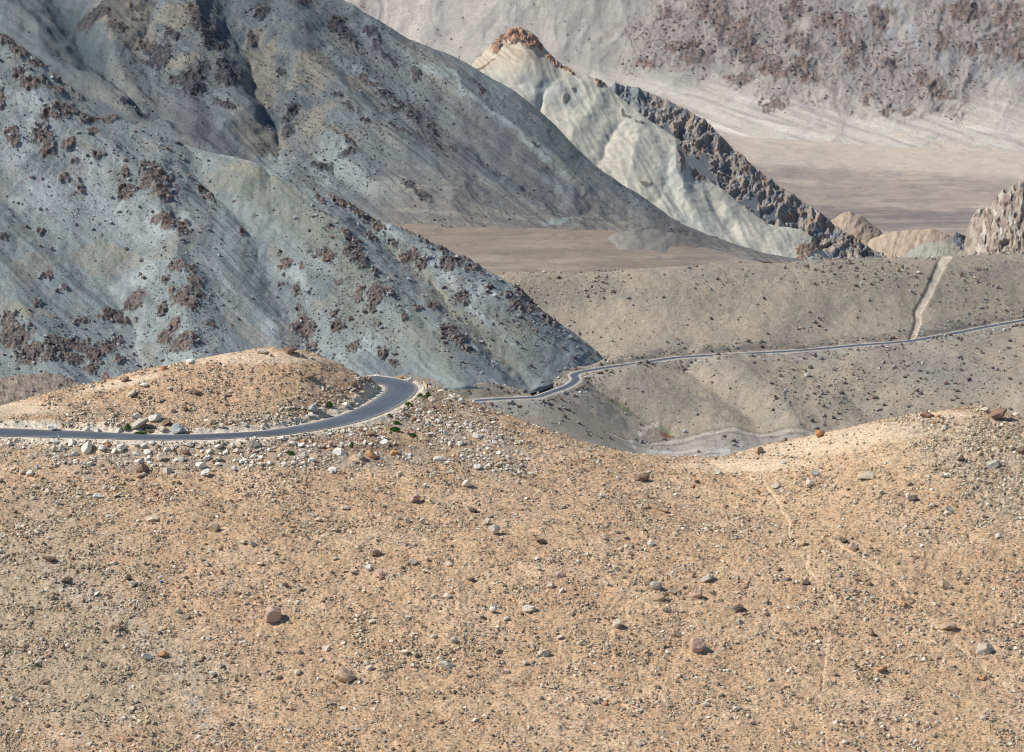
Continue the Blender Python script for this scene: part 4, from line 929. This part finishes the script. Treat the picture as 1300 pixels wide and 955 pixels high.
NAMED = [
 # skyline of the knoll
 ('boulder', 368, 449, 18, 10, 'brown', 'rounded brown boulder sitting on the very top of the knoll', .12),
 ('boulder', 333, 448, 14, 6, 'pale', 'flat cream rock on the knoll top left of the brown boulder', 0),
 ('boulder', 381, 451, 9, 4, 'tan', 'low tan rock just right of the brown boulder on the knoll top', 0),
 ('boulder', 208, 469, 9, 8, 'orange', 'pointed orange rock on the left skyline of the knoll', 0),
 ('boulder', 241, 461, 13, 6, 'white', 'whitish rock half sunk into the left skyline of the knoll', .1),
 ('rock_slab', 158, 484, 14, 6, 'brown', 'long brown slab lying on the skyline right of the red warning sign', 0),
 ('boulder', 117, 491, 9, 4, 'pale', 'small cream rock on the skyline left of the red warning sign', 0),
 # above the road, knoll foot
 ('boulder', 67, 546, 15, 10, 'white', 'bright white boulder at the upper road edge near the left end', 0),
 ('rock_slab', 86, 542, 10, 9, 'grey', 'tilted grey slab on the bank right of the white roadside boulder', 0),
 ('boulder', 111, 547, 9, 8, 'white', 'white angular stone at the road edge left of the leaning pale stone', 0),
 ('boulder', 124, 547, 9, 7, 'white', 'pale wedge stone leaning at the upper road edge', 0),
 ('boulder', 151, 548, 8, 7, 'white', 'white block at the road edge left of the layered rock', 0),
 ('boulder', 173, 531, 16, 10, 'white', 'white flat topped boulder on the knoll above the layered rock', 0),
 ('boulder', 197, 534, 18, 12, 'white', 'white peaked boulder above the blue grey slab by the road', 0),
 ('rock_slab', 178, 543, 29, 10, 'grey', 'big layered grey rock with a dark hollow under it beside the road', 0),
 ('rock_slab', 190, 549, 22, 5, 'dark', 'dark slab standing in for the shaded hollow under the big layered grey rock', 0),  # dark rock put in for the shade of the hollow
 ('rock_slab', 226, 550, 18, 18, 'bluegrey', 'tall rounded blue grey slab standing by the road', .1),
 ('boulder', 205, 548, 11, 8, 'pale', 'squarish cream block left of the blue grey slab', 0),
 ('boulder', 211, 540, 13, 9, 'brown', 'reddish brown rock wedged between white boulder and blue grey slab', 0),
 ('boulder', 268, 538, 13, 9, 'tan', 'cream and tan boulder on the bank right of the blue grey slab', .05),
 ('boulder', 311, 541, 9, 7, 'white', 'white stone at the bank foot where the road narrows', 0),
 ('boulder', 248, 500, 16, 7, 'brown', 'brown shadowed rock in the middle of the knoll face', 0),
 ('boulder', 288, 503, 14, 6, 'tan', 'flat tan rock on the knoll face right of the brown rock', 0),
 ('boulder', 184, 490, 11, 5, 'white', 'pale flat stone on the upper left knoll face', 0),
 ('boulder', 216, 495, 8, 5, 'pale', 'cream stone on the knoll face left of the brown rock', 0),
 ('boulder', 168, 503, 14, 6, 'pale', 'broad pale stone low on the left knoll face', 0),
 ('boulder', 221, 524, 9, 6, 'pink', 'pinkish stone on the knoll above the blue grey slab', 0),
 ('boulder', 236, 521, 6, 7, 'brown', 'small upright brown stone above right of the blue grey slab', 0),
 ('boulder', 397, 523, 12, 14, 'bluegrey', 'upright greenish grey boulder in the cut bank inside the bend', .05),
 ('boulder', 410, 525, 11, 10, 'grey', 'grey boulder right of the upright one in the cut bank', .05),
 ('boulder', 395, 530, 8, 6, 'white', 'white stone under the upright boulder of the cut bank', 0),
 ('boulder', 377, 534, 7, 5, 'white', 'white stone at the bank foot left of the upright boulder', 0),
 ('boulder', 439, 517, 9, 6, 'white', 'white flat stone at the inner road edge of the bend', 0),
 ('boulder', 447, 512, 9, 5, 'pale', 'cream flat stone on the inner road edge nearest the bend', 0),
 ('boulder', 411, 493, 8, 5, 'pale', 'cream stone on the knoll above the cut bank', 0),
 ('boulder', 393, 480, 16, 5, 'brown', 'long dark brown rock high on the right side of the knoll', 0),
 ('boulder', 462, 500, 7, 5, 'grey', 'small grey stone at the knoll tip inside the bend', 0),
 # below the road
 ('boulder', 91, 565, 14, 11, 'white', 'white pointed boulder against the lower road edge at the left', 0),
 ('boulder', 111, 576, 15, 18, 'white', 'tall white boulder standing below the road, largest of the left group', 0),
 ('boulder', 70, 562, 12, 7, 'white', 'white low rock left of the pointed boulder at the lower road edge', 0),
 ('boulder', 68, 573, 9, 8, 'pale', 'round cream stone in the rubble left of the white upright rock', .1),
 ('boulder', 78, 572, 8, 12, 'white', 'narrow white upright rock left of the tall white boulder', 0),
 ('boulder', 93, 578, 12, 7, 'white', 'white flat rock at the foot of the pointed boulder', 0),
 ('boulder', 131, 571, 11, 9, 'white', 'white slanting rock right of the tall white boulder', 0),
 ('boulder', 138, 566, 9, 8, 'orange', 'orange tan stone behind the white slanting rock', 0),
 ('boulder', 155, 572, 11, 10, 'white', 'cubic white boulder below the road under the layered rock', 0),
 ('boulder', 146, 575, 9, 8, 'white', 'white stone left of the cubic white boulder', 0),
 ('boulder', 157, 579, 13, 5, 'grey', 'flat grey stone in front of the cubic white boulder', 0),
 ('boulder', 188, 577, 10, 9, 'white', 'slanted white stone below the road left of the cream boulder', 0),
 ('boulder', 205, 584, 15, 10, 'pale', 'broad cream boulder in the rubble below the blue grey slab', .05),
 ('boulder', 236, 577, 10, 8, 'brown', 'brown stone in the white rubble below the road', 0),
 ('boulder', 181, 601, 17, 14, 'brown', 'large reddish brown boulder below the rubble belt', .05),
 ('boulder', 212, 600, 12, 9, 'pale', 'cream boulder right of the large reddish brown one', .1),
 ('boulder', 177, 606, 11, 7, 'tan', 'tan boulder just below the large reddish brown one', .05),
 ('boulder', 255, 594, 14, 9, 'white', 'white angular rock below the belt left of the flat white one', 0),
 ('boulder', 261, 603, 13, 7, 'white', 'white flat rock under the white angular one', 0),
 ('boulder', 299, 598, 9, 7, 'white', 'single white stone right of the white flat rock', 0),
 ('boulder', 324, 568, 17, 11, 'grey', 'grey and white angular boulder below the road in the middle', 0),
 ('boulder', 286, 576, 9, 9, 'white', 'white upright stone left of the grey and white boulder', 0),
 ('boulder', 278, 569, 10, 7, 'white', 'white blocky stone near the lower road edge', 0),
 ('boulder', 301, 576, 12, 7, 'pale', 'cream flat stone left of the grey and white boulder', 0),
 ('boulder', 254, 570, 11, 7, 'pale', 'cream stone at the lower road edge right of the brown stone', 0),
 ('boulder', 111, 609, 17, 7, 'pale', 'long cream rock with dark underside below the left rubble', 0),
 ('boulder', 39, 603, 10, 8, 'white', 'white stone alone on the left slope under the road', 0),
 ('boulder', 47, 594, 8, 6, 'white', 'small white stone above the lone white one at the left', 0),
 ('boulder', 44, 619, 13, 5, 'pale', 'flat cream stone low on the far left slope', 0),
 ('boulder', 115, 590, 10, 5, 'white', 'white flat stone below the tall white boulder', 0),
 ('boulder', 430, 577, 18, 11, 'white', 'large smooth white boulder below the bend', .06),
 ('boulder', 424, 600, 13, 9, 'white', 'white boulder straight below the large smooth white one', 0),
 ('boulder', 386, 581, 13, 8, 'grey', 'grey white boulder left of the large smooth white one', 0),
 ('boulder', 396, 587, 9, 8, 'white', 'white stone below the grey white boulder', 0),
 ('boulder', 419, 567, 8, 9, 'pink', 'pink cream upright stone behind the large smooth white boulder', 0),
 ('boulder', 472, 581, 18, 11, 'orange', 'orange cracked rock cluster below the bend', 0),
 ('boulder', 501, 578, 14, 8, 'orange', 'orange brown rock right of the orange cluster', 0),
 ('boulder', 458, 584, 9, 13, 'white', 'white column shaped rock left of the orange cluster', 0),
 ('boulder', 488, 563, 11, 8, 'white', 'white rock above the orange brown rock', 0),
 ('boulder', 525, 534, 6, 6, 'orange', 'small bright orange stone on the rubble bank under the bend', 0),
 ('boulder', 471, 553, 14, 7, 'brown', 'dark brown rock at the lower shoulder of the bend', 0),
 ('boulder', 549, 509, 13, 9, 'pale', 'cream boulder beside the roadside signs', 0),
 ('boulder', 574, 505, 10, 6, 'white', 'white boulder on the falling skyline right of the signs', 0),
 ('boulder', 587, 512, 8, 9, 'white', 'white upright stone on the skyline where the far road appears', 0),
 ('boulder', 558, 586, 14, 9, 'white', 'white boulder on the slope right of the orange rocks', .05),
 ('boulder', 584, 565, 11, 6, 'white', 'flat white rock up the slope right of the bend', 0),
 ('boulder', 607, 556, 12, 8, 'white', 'white rock near the skyline above the tan slope', 0),
 ('boulder', 608, 595, 11, 8, 'white', 'white round stone in the upper middle of the slope', .1),
 ('boulder', 592, 617, 12, 11, 'white', 'bright white boulder with a strong shadow in the upper middle slope', .05),
 ('boulder', 521, 578, 8, 5, 'white', 'white stone between orange rock and white boulder', 0),
 ('boulder', 519, 484, 9, 5, 'white', 'white rock on the far shoulder at the top of the bend', 0),
 ('boulder', 510, 480, 7, 4, 'orange', 'small orange rock on the far shoulder at the top of the bend', 0),
 ('boulder', 480, 477, 9, 3, 'white', 'low white rock on the far shoulder where the road vanishes', 0),
 # main slope
 ('boulder', 626, 677, 17, 15, 'pale', 'round pale boulder with brown base in the middle of the slope', .14),
 ('boulder', 526, 637, 15, 12, 'pink', 'pink brown boulder left above the round pale one', .05),
 ('boulder', 346, 791, 23, 22, 'pink', 'big pink tan egg shaped boulder low on the left half of the slope', .14),
 ('boulder', 886, 827, 22, 20, 'pink', 'big pink cream boulder at the lower right middle', .10),
 ('boulder', 436, 866, 32, 18, 'tan', 'broad tan dome of rock at the bottom of the slope', .12),
 ('boulder', 816, 611, 21, 13, 'brown', 'dark brown boulder on the upper slope below the saddle', .03),
 ('boulder', 1102, 609, 23, 12, 'pale', 'pale humped boulder with grey spots on the right hill', .10),
 ('boulder', 1200, 748, 16, 14, 'tan', 'tan and black angular boulder on the right slope', 0),
 ('boulder', 1083, 698, 12, 12, 'pink', 'pink grey boulder beside dark stones in the right middle', .05),
 ('boulder', 1073, 689, 13, 6, 'dark', 'dark flat stone left of the pink grey boulder', 0),
 ('boulder', 1249, 831, 25, 15, 'grey', 'wide grey boulder with brown base near the lower right corner', .08),
 ('boulder', 1205, 800, 24, 9, 'tan', 'low tan rock hump on the trail in the lower right', .08),
 ('boulder', 1119, 853, 12, 10, 'orange', 'white and orange stone near the bottom right', 0),
 ('boulder', 1106, 806, 10, 9, 'brown', 'rust brown stone right of the left trail', 0),
 ('boulder', 1147, 770, 11, 9, 'orange', 'orange brown stone between the two trails', 0),
 ('boulder', 145, 801, 16, 13, 'pink', 'cream stone with rust red side on the lower left slope', 0),
 ('boulder', 63, 714, 17, 8, 'brown', 'flat dark red brown rock at the left edge of the slope', 0),
 ('boulder', 84, 740, 12, 8, 'dark', 'black wedge stone below the flat red brown rock', 0),
 ('boulder', 163, 736, 10, 7, 'dark', 'black stone with grey neighbour in the left slope', 0),
 ('boulder', 168, 744, 15, 8, 'grey', 'grey stone just below the black one on the left slope', 0),
 ('boulder', 194, 662, 18, 8, 'pale', 'flat cream rock on the upper left slope', 0),
 ('boulder', 125, 632, 13, 8, 'white', 'white stone on the upper left slope', 0),
 ('boulder', 149, 631, 12, 5, 'grey', 'thin grey flat stone right of the white one', 0),
 ('boulder', 272, 675, 16, 11, 'tan', 'tan mound like rock with an orange tip', .08),
 ('boulder', 320, 693, 11, 7, 'pale', 'cream stone right of the tan mound like rock', 0),
 ('boulder', 477, 706, 15, 9, 'brown', 'brown grey rounded rock left of the slope middle', .1),
 ('boulder', 482, 732, 14, 9, 'pink', 'pink flat stone under the brown grey rounded rock', 0),
 ('boulder', 468, 723, 10, 8, 'white', 'whitish stone touching the pink flat one', 0),
 ('boulder', 361, 745, 10, 8, 'brown', 'small brown stone above the big egg shaped boulder', 0),
 ('boulder', 380, 750, 9, 10, 'pale', 'cream split stone right of the small brown one', 0),
 ('boulder', 207, 833, 14, 9, 'orange', 'rust stone in the pale gravel streak at the lower left', 0),
 ('boulder', 186, 837, 14, 11, 'white', 'white stone in the pale gravel streak left of the rust stone', 0),
 ('boulder', 30, 823, 13, 9, 'pink', 'pinkish stone in the grey gravel at the lower left corner', .05),
 ('boulder', 578, 817, 12, 9, 'grey', 'round grey stone in the lower middle slope', .1),
 ('boulder', 691, 833, 15, 11, 'pale', 'cream round boulder in the lower middle', .1),
 ('boulder', 672, 778, 18, 10, 'pale', 'long cream and grey rock above the cream round boulder', 0),
 ('boulder', 833, 747, 15, 12, 'grey', 'round grey boulder in the right middle of the slope', .12),
 ('boulder', 838, 763, 14, 12, 'tan', 'tan round boulder below the round grey one', .1),
 ('boulder', 885, 757, 13, 12, 'pink', 'pink cream boulder right of the grey and tan pair', .1),
 ('boulder', 897, 738, 19, 10, 'grey', 'wide grey rock behind the pink cream boulder', 0),
 ('boulder', 856, 753, 14, 9, 'tan', 'tan flat rock between the grey round and the pink cream boulders', 0),
 ('boulder', 784, 797, 12, 11, 'pale', 'cream pointed stone on the lower slope left of the pink cream boulder', 0),
 ('boulder', 860, 807, 14, 8, 'tan', 'tan stone just above the big pink cream boulder', 0),
 ('boulder', 712, 732, 14, 9, 'pink', 'pink slanted stone right of the slope middle', 0),
 ('boulder', 700, 746, 10, 9, 'pale', 'round cream stone below the pink slanted one', .1),
 ('boulder', 686, 690, 17, 8, 'brown', 'low brown rock right of the round pale boulder', 0),
 ('boulder', 826, 693, 9, 9, 'white', 'bright white stone on the right middle slope', 0),
 ('boulder', 766, 631, 8, 7, 'white', 'small bright white stone below the saddle on the left', 0),
 ('boulder', 525, 716, 12, 8, 'grey', 'grey stone right of the pink flat stone', .05),
 ('boulder', 570, 719, 12, 6, 'pale', 'cream flat stone in the middle of the slope', 0),
 ('boulder', 571, 849, 26, 10, 'grey', 'low grey rock cluster near the bottom middle', 0),
 ('boulder', 599, 738, 10, 6, 'dark', 'black hole like stone in the middle slope', 0),
 ('boulder', 601, 650, 14, 6, 'dark', 'dark flat stone pair above the round pale boulder', 0),
 ('boulder', 676, 777, 8, 8, 'white', 'white chip leaning on the long cream and grey rock', 0),
 ('boulder', 626, 779, 10, 9, 'white', 'white grey stone left of the long cream and grey rock', 0),
 ('boulder', 1249, 862, 10, 6, 'orange', 'small yellow orange stone at the bottom right', 0),
 ('boulder', 936, 775, 15, 9, 'dark', 'dark grey stone between the pink cream boulder and the left trail', 0),
 ('boulder', 938, 791, 12, 9, 'grey', 'grey stone below the dark one near the left trail', .05),
 ('boulder', 1022, 741, 12, 6, 'dark', 'dark flat stone touching the left trail', 0),
 ('boulder', 1105, 743, 9, 6, 'brown', 'brown stone between the two trails higher up', 0),
 ('boulder', 989, 724, 9, 6, 'brown', 'brown stone left of the left trail', 0),
 # right hill crest
 ('boulder', 1040, 554, 14, 11, 'orange', 'orange brown boulder on the skyline of the right hill', .04),
 ('boulder', 963, 575, 14, 9, 'tan', 'tan boulder with orange face on the skyline near the saddle', .05),
 ('boulder', 1178, 530, 18, 10, 'brown', 'brown crumbly rock on the skyline of the right hill top', 0),
 ('boulder', 1190, 529, 8, 6, 'orange', 'small rust rock right of the brown crumbly rock', 0),
 ('boulder', 1251, 522, 13, 7, 'pale', 'cream rock on the summit of the right hill', .05),
 ('boulder', 1268, 533, 26, 11, 'brown', 'broad brown ledge just right of the summit rock', 0),
 ('boulder', 994, 588, 9, 7, 'grey', 'grey stone below the saddle skyline', 0),
 ('boulder', 1034, 604, 11, 9, 'grey', 'grey stone left of the pale humped boulder', .05),
 ('boulder', 1029, 618, 13, 9, 'pale', 'pale stone pair below the grey stone on the right hill', 0),
 ('boulder', 986, 619, 13, 9, 'pale', 'cream boulder next to the top of the left trail', .08),
 ('boulder', 1160, 636, 14, 9, 'dark', 'dark peaked stone on the right hill face', 0),
 ('boulder', 1206, 650, 14, 9, 'grey', 'grey stone group on the right hill face', 0),
 ('boulder', 1185, 643, 9, 7, 'grey', 'small grey stone left of the grey stone group', 0),
 ('boulder', 1200, 545, 12, 8, 'grey', 'grey blocky rock on the rocky shoulder below the summit', 0),
 ('boulder', 1262, 595, 18, 12, 'grey', 'dark grey rock heap on the rocky right shoulder', 0),
 ('boulder', 1222, 585, 10, 8, 'dark', 'dark stone left of the dark grey heap', 0),
 ('boulder', 1296, 576, 14, 12, 'brown', 'dark brown rock at the right picture edge', 0),
 ('boulder', 914, 602, 9, 6, 'grey', 'grey round stone at the saddle', .1),
 ('boulder', 885, 612, 6, 6, 'dark', 'small black stone at the saddle', 0),
]
def named_rocks():
    rng = np.random.default_rng(77)
    for nm, x, y, w, h, kind, lab, rnd in NAMED:
        cat = 'slab' if nm == 'rock_slab' else 'boulder'
        rock(nm, x, y, w, h, kind, lab, cat, rng, roundness=rnd, tilt=.12 if rnd else .3)
def group_stones():
    """further stones one could count, told apart only by the belt they lie in"""
    rng = np.random.default_rng(99)
    used = [(a[1], a[2], a[3]) for a in NAMED]
    zones = [
      ('white', 34, lambda: (rng.uniform(150, 400), rng.uniform(565, 592)), 6, 10, 'white stone in the rubble belt below the near road', 'white stones of the rubble belt below the near road'),
      ('pale', 16, lambda: (rng.uniform(10, 150), rng.uniform(580, 640)), 6, 9, 'cream stone on the slope under the left end of the near road', 'cream stones under the left end of the road'),
      ('white', 32, lambda: (lambda t: (540+t*110+rng.normal(0, 12), 520+t*50+rng.uniform(-8, 40)))(rng.random()), 4, 8, 'white stone of the rubble bank right of the bend', 'white stones on the bank right of the bend'),
      ('grey', 18, lambda: (lambda t: (330+t*135+rng.normal(0, 5), 538-t*38+rng.uniform(-9, 3)))(rng.random()), 4, 7, 'small grey stone in the cut bank inside the bend', 'grey stones in the cut bank'),
      ('pale', 28, lambda: (rng.uniform(250, 720), rng.uniform(640, 860)), 7, 12, 'pale stone scattered on the left and middle of the tan slope', 'pale stones on the left and middle slope'),
      ('tan', 18, lambda: (rng.uniform(700, 1290), rng.uniform(640, 860)), 7, 12, 'tan stone scattered on the right half of the tan slope', 'tan stones on the right half of the slope'),
    ]
    for kind, n, fn, a, b, lab, grp in zones:
        k = 0; tries = 0
        while k < n and tries < 4000:
            tries += 1; x, y = fn()
            if any(abs(x-u[0]) < (u[2]+7)*.6 and abs(y-u[1]) < 8 for u in used): continue
            p = ground_at(x, y); q, _ = seg_dist(np.array([p[0]]), np.array([p[1]]), [tuple(r[:2]) for r in NR.path[::6]])
            if q[0] < 3.7: continue
            w = rng.uniform(a, b); rock('stone', x, y, w, w*rng.uniform(.5, .8), kind, lab, 'stone', rng, grp, 0, 2, .3, cuts=8); used.append((x, y, w)); k += 1

# ================================================================== SIGNS, POSTS, PLANTS
def flat_mat(name, col, rough=.5, dirt=.25):
    t = NT(name); co = t.n('ShaderNodeTexCoord').outputs['Object']; n = t.noise(co, 6., 4, .6)
    t.l(t.mixc((*col,), t.ramp(n, [(.35, 1-dirt), (.65, 1.05)])), t.b.inputs['Base Color']); t.b.inputs['Roughness'].default_value = rough; return t.m
def prism(pts, y0, y1):
    """extrude an x,z outline along y"""
    n = len(pts); V = np.array([(x, y0, z) for x, z in pts]+[(x, y1, z) for x, z in pts])
    bm_f = [tuple(range(n)), tuple(range(2*n-1, n-1, -1))]+[(i, i+n, (i+1) % n+n, (i+1) % n) for i in range(n)]
    return V.tolist(), bm_f
def poly_obj(name, parts, mat, parent):
    V = []; Fc = []
    for v, f in parts:
        o = len(V); V += v; Fc += [tuple(i+o for i in q) for q in f]
    me = bpy.data.meshes.new(name); me.from_pydata(V, [], Fc); me.update()
    import bmesh
    bm = bmesh.new(); bm.from_mesh(me); bmesh.ops.recalc_face_normals(bm, faces=bm.faces); bm.to_mesh(me); bm.free()
    return link(name, me, mat, parent)
def box(x0, x1, y0, y1, z0, z1): return prism([(x0, z0), (x1, z0), (x1, z1), (x0, z1)], y0, y1)
def empty(name, p, label, cat, rz=0, ry=0, group=None):
    o = bpy.data.objects.new(name, None); COL.objects.link(o); o.location = p; o.rotation_euler = (0, ry, rz); o.empty_display_size = .3
    tag(o, label, cat, group); return o
def round_post(name, r, z0, z1, mat, parent, x=0, y=0, n=12):
    pts = [(x+r*math.cos(2*math.pi*i/n), y+r*math.sin(2*math.pi*i/n)) for i in range(n)]
    V = [(a, b, z0) for a, b in pts]+[(a, b, z1) for a, b in pts]
    Fc = [tuple(range(n))[::-1], tuple(range(n, 2*n))]+[(i, (i+1) % n, (i+1) % n+n, i+n) for i in range(n)]
    return poly_obj(name, [(V, Fc)], mat, parent)
def signs():
    white = flat_mat('sign_white', (.80, .79, .75)); red = flat_mat('sign_red', (.55, .045, .05)); yel = flat_mat('sign_yellow', (.72, .45, .06)); pst = flat_mat('post_paint', (.55, .55, .53)); blk = flat_mat('sign_black', (.04, .04, .045)); green = flat_mat('sign_dark', (.10, .12, .06))
    # triangular hazard sign behind the knoll: base stands by the hidden back stretch of road
    zt = W(134, 472, 449)     # tip of the triangle
    X, Y = zt[0], 449.
    k = ((NR.P[..., 0]-X)**2+(NR.P[..., 1]-Y)**2).argmin(); gz = NR.P.reshape(-1, 3)[k, 2]; H = zt[2]-gz
    e = empty('warning_sign', (X, Y, gz), 'red and white triangular warning sign showing over the left skyline of the knoll', 'road sign', rz=.25)
    a = 1.25; h = a*.87
    poly_obj('triangle_plate', [prism([(-a/2, H-h), (a/2, H-h), (0, H)], -.02, .02)], red, e)
    b = a*.66; hb = b*.87
    poly_obj('white_face', [prism([(-b/2, H-h+.13), (b/2, H-h+.13), (0, H-h+.13+hb)], -.028, -.0205)], white, e)
    poly_obj('lower_plate', [box(-.42, .30, -.02, .02, H-h-.34, H-h-.14)], red, e)
    round_post('post', .045, -.3, H-h-.0, pst, e, 0, .06)
    # sign board pair at the outside of the bend
    p = ground_at(539, 495); s = (p[1]*ct-p[2]*st)/F
    e = empty('road_sign', p, 'white and yellow curve sign board tilted on a post at the outside of the bend', 'road sign', rz=-.55, ry=.12)
    poly_obj('board', [prism([(-.42, 1.38), (-.18, 1.38), (.46, .62), (.30, .48), (-.02, .62)], -.02, .02)], white, e)
    poly_obj('yellow_panel', [prism([(-.22, 1.55), (.02, 1.50), (.55, .86), (.46, .66), (-.10, 1.30)], -.035, -.0225)], yel, e)
    poly_obj('dark_symbol', [prism([(-.14, 1.38), (.0, 1.36), (.08, 1.24), (-.04, 1.22)], -.045, -.036)], green, e)
    round_post('post', .05, -.2, 1.1, pst, e, 0, .075)
    p = ground_at(543, 496)
    e = empty('marker_sign', p, 'narrow red marker board on a pale post right of the yellow sign at the bend', 'road sign', rz=-.3)
    poly_obj('board', [prism([(-.13, .55), (.17, .60), (.20, 1.05), (.0, 1.12), (-.15, .95)], -.02, .02)], red, e)
    poly_obj('orange_band', [box(-.12, .16, -.03, -.0205, .42, .54)], yel, e)
    round_post('post', .06, -.2, .62, white, e, 0, .085)
    # little kilometre stone by the lower road edge
    p = ground_at(74.5, 556.5)
    e = empty('roadside_marker', p, 'tiny white marker post with black foot at the lower road edge on the left', 'marker post')
    poly_obj('post', [prism([(-.09, .12), (.09, .12), (.09, .52), (.05, .60), (-.05, .60), (-.09, .52)], -.06, .06)], white, e)
    poly_obj('black_foot', [box(-.10, .10, -.07, .07, -.15, .118)], blk, e)
    p = ground_at(205, 740)
    V, Fc = rock_shape(1, np.random.default_rng(4), 5); V = V*[.28, .15, .10]
    o = link('plastic_scrap', make_mesh('plastic_scrap', V, Fc, None, False), flat_mat('blue_plastic', (.05, .14, .42))); o.location = p+[0, 0, .06]; tag(o, 'tiny blue plastic scrap lying on the left slope', 'litter')

def tuft(x, y, w, h, label, rng, group=None):
    sparse = label.startswith('sparse')
    p = ground_at(x, y); k = (p[1]*ct-p[2]*st)/F; R = w*k/2; H = h*k
    n = 60 if sparse else 420; a = rng.uniform(0, 2*np.pi, n); r = R*np.sqrt(rng.random(n))
    b = np.stack([r*np.cos(a), r*.7*np.sin(a), np.zeros(n)], 1)
    top = b*1.15 + np.stack([rng.normal(0, R*.12, n), rng.normal(0, R*.12, n), H*(1-.6*(r/R)**2)*rng.uniform(.6, 1.1, n)], 1)
    wd = np.stack([np.cos(a+1.3), np.sin(a+1.3), 0*a], 1)*(.018+.02*rng.random(n))[:, None]
    V = np.stack([b-wd-[0, 0, .05], b+wd-[0, 0, .05], top+wd*.6, top-wd*.6], 1).reshape(-1, 3)
    Fc = np.arange(n*4).reshape(n, 4)
    cols = np.repeat((np.array([.075, .15, .03])*rng.uniform(.6, 1.7, (n, 1))*[1, 1, 1]), 4, 0)
    me = make_mesh('grass_tuft', V, Fc, cols, False)
    o = link('grass_tuft', me, bpy.data.materials['gravel_stone_mat']); o.location = p; tag(o, label, 'plant', group)
def plants():
    rng = np.random.default_rng(6)
    for x, y, w, h, lab in ((163, 545, 8, 8, 'round dark green shrub at the left end of the layered rock'), (179, 550, 16, 4, 'long green tuft under the layered rock at the road edge'), (281, 563, 6, 4, 'small green tuft under the lower road edge in the middle'),
                        (420, 515, 7, 6, 'green tuft in the cut bank inside the bend'), (534, 503, 7, 5, 'bright green tuft left under the roadside signs'), (544, 503, 6, 7, 'dark green tuft right under the roadside signs'),
                        (519, 514, 9, 5, 'green tuft on the outer road edge of the bend'), (502, 546, 13, 5, 'long green tuft on the rubble bank below the bend'), (504, 537, 9, 4, 'thin green tuft just above the long one below the bend'), (525, 553, 8, 5, 'green tuft on the rubble right of the long one'),
                        (369, 577, 7, 6, 'bright green tuft in the rubble between road and grey white boulder'), (178, 505, 3, 3, 'tiny green tuft on the left knoll face'), (495, 527, 6, 3, 'faint green tuft at the lower shoulder of the bend'), (447, 567, 4, 7, 'narrow green tuft behind the white column rock'),
                        (12, 828, 18, 5, 'sparse green plant in the grey gravel at the lower left corner'), (46, 845, 14, 5, 'sparse green plant right of the lower left corner')):
        tuft(x, y, w, h, lab, rng)

# ================================================================== BUILD
far_mountain(); valley_floor(); crag(); clay_ridge(); small_back_hills(); back_mountain(); near_mountain()
middle_slope(); left_hillock(); foreground(); near_stones(); named_rocks(); group_stones(); signs(); plants()

gp = np.array([[-15000., -2000, -660], [15000, -2000, -660], [15000, 25000, -660], [-15000, 25000, -660]])
tag(link('ground', make_mesh('ground', gp, np.array([[0, 1, 2, 3]]), np.full((4, 3), .3)*[1, .86, .72], False), bpy.data.materials['valley_floor_mat']), 'wide brown valley ground under everything', None, None, 'structure')
# camera
cam = bpy.data.cameras.new('camera'); co = bpy.data.objects.new('camera', cam); COL.objects.link(co)
cam.sensor_width = 36; cam.lens = F/1300*36; cam.clip_end = 30000; cam.clip_start = 1
co.rotation_euler = (math.radians(90)-TH, 0, 0); scn.camera = co
# light
SUN_EL = math.radians(45); AZ = math.radians(-94)     # azimuth measured from +Y (forward), negative = to the left
dirv = np.array([math.sin(AZ)*math.cos(SUN_EL), math.cos(AZ)*math.cos(SUN_EL), math.sin(SUN_EL)])
sl = bpy.data.lights.new('sun', 'SUN'); sl.energy = 5.0; sl.angle = math.radians(.5); sl.color = (1, .94, .85)
so = bpy.data.objects.new('sun', sl); COL.objects.link(so)
from mathutils import Vector
so.rotation_euler = Vector(dirv).to_track_quat('Z', 'Y').to_euler()
w = bpy.data.worlds.new('World'); scn.world = w; w.use_nodes = True
nt = w.node_tree; sky = nt.nodes.new('ShaderNodeTexSky'); sky.sky_type = 'NISHITA'; sky.sun_disc = False
sky.sun_elevation = SUN_EL; sky.sun_rotation = AZ; sky.altitude = 3500
bg = nt.nodes['Background']; nt.links.new(sky.outputs[0], bg.inputs[0]); bg.inputs[1].default_value = .115
scn.cycles.pixel_filter_type = 'BLACKMAN_HARRIS'; scn.cycles.filter_width = 1.0
scn.view_settings.view_transform = 'Standard'; scn.view_settings.look = 'None'; scn.view_settings.exposure = 0
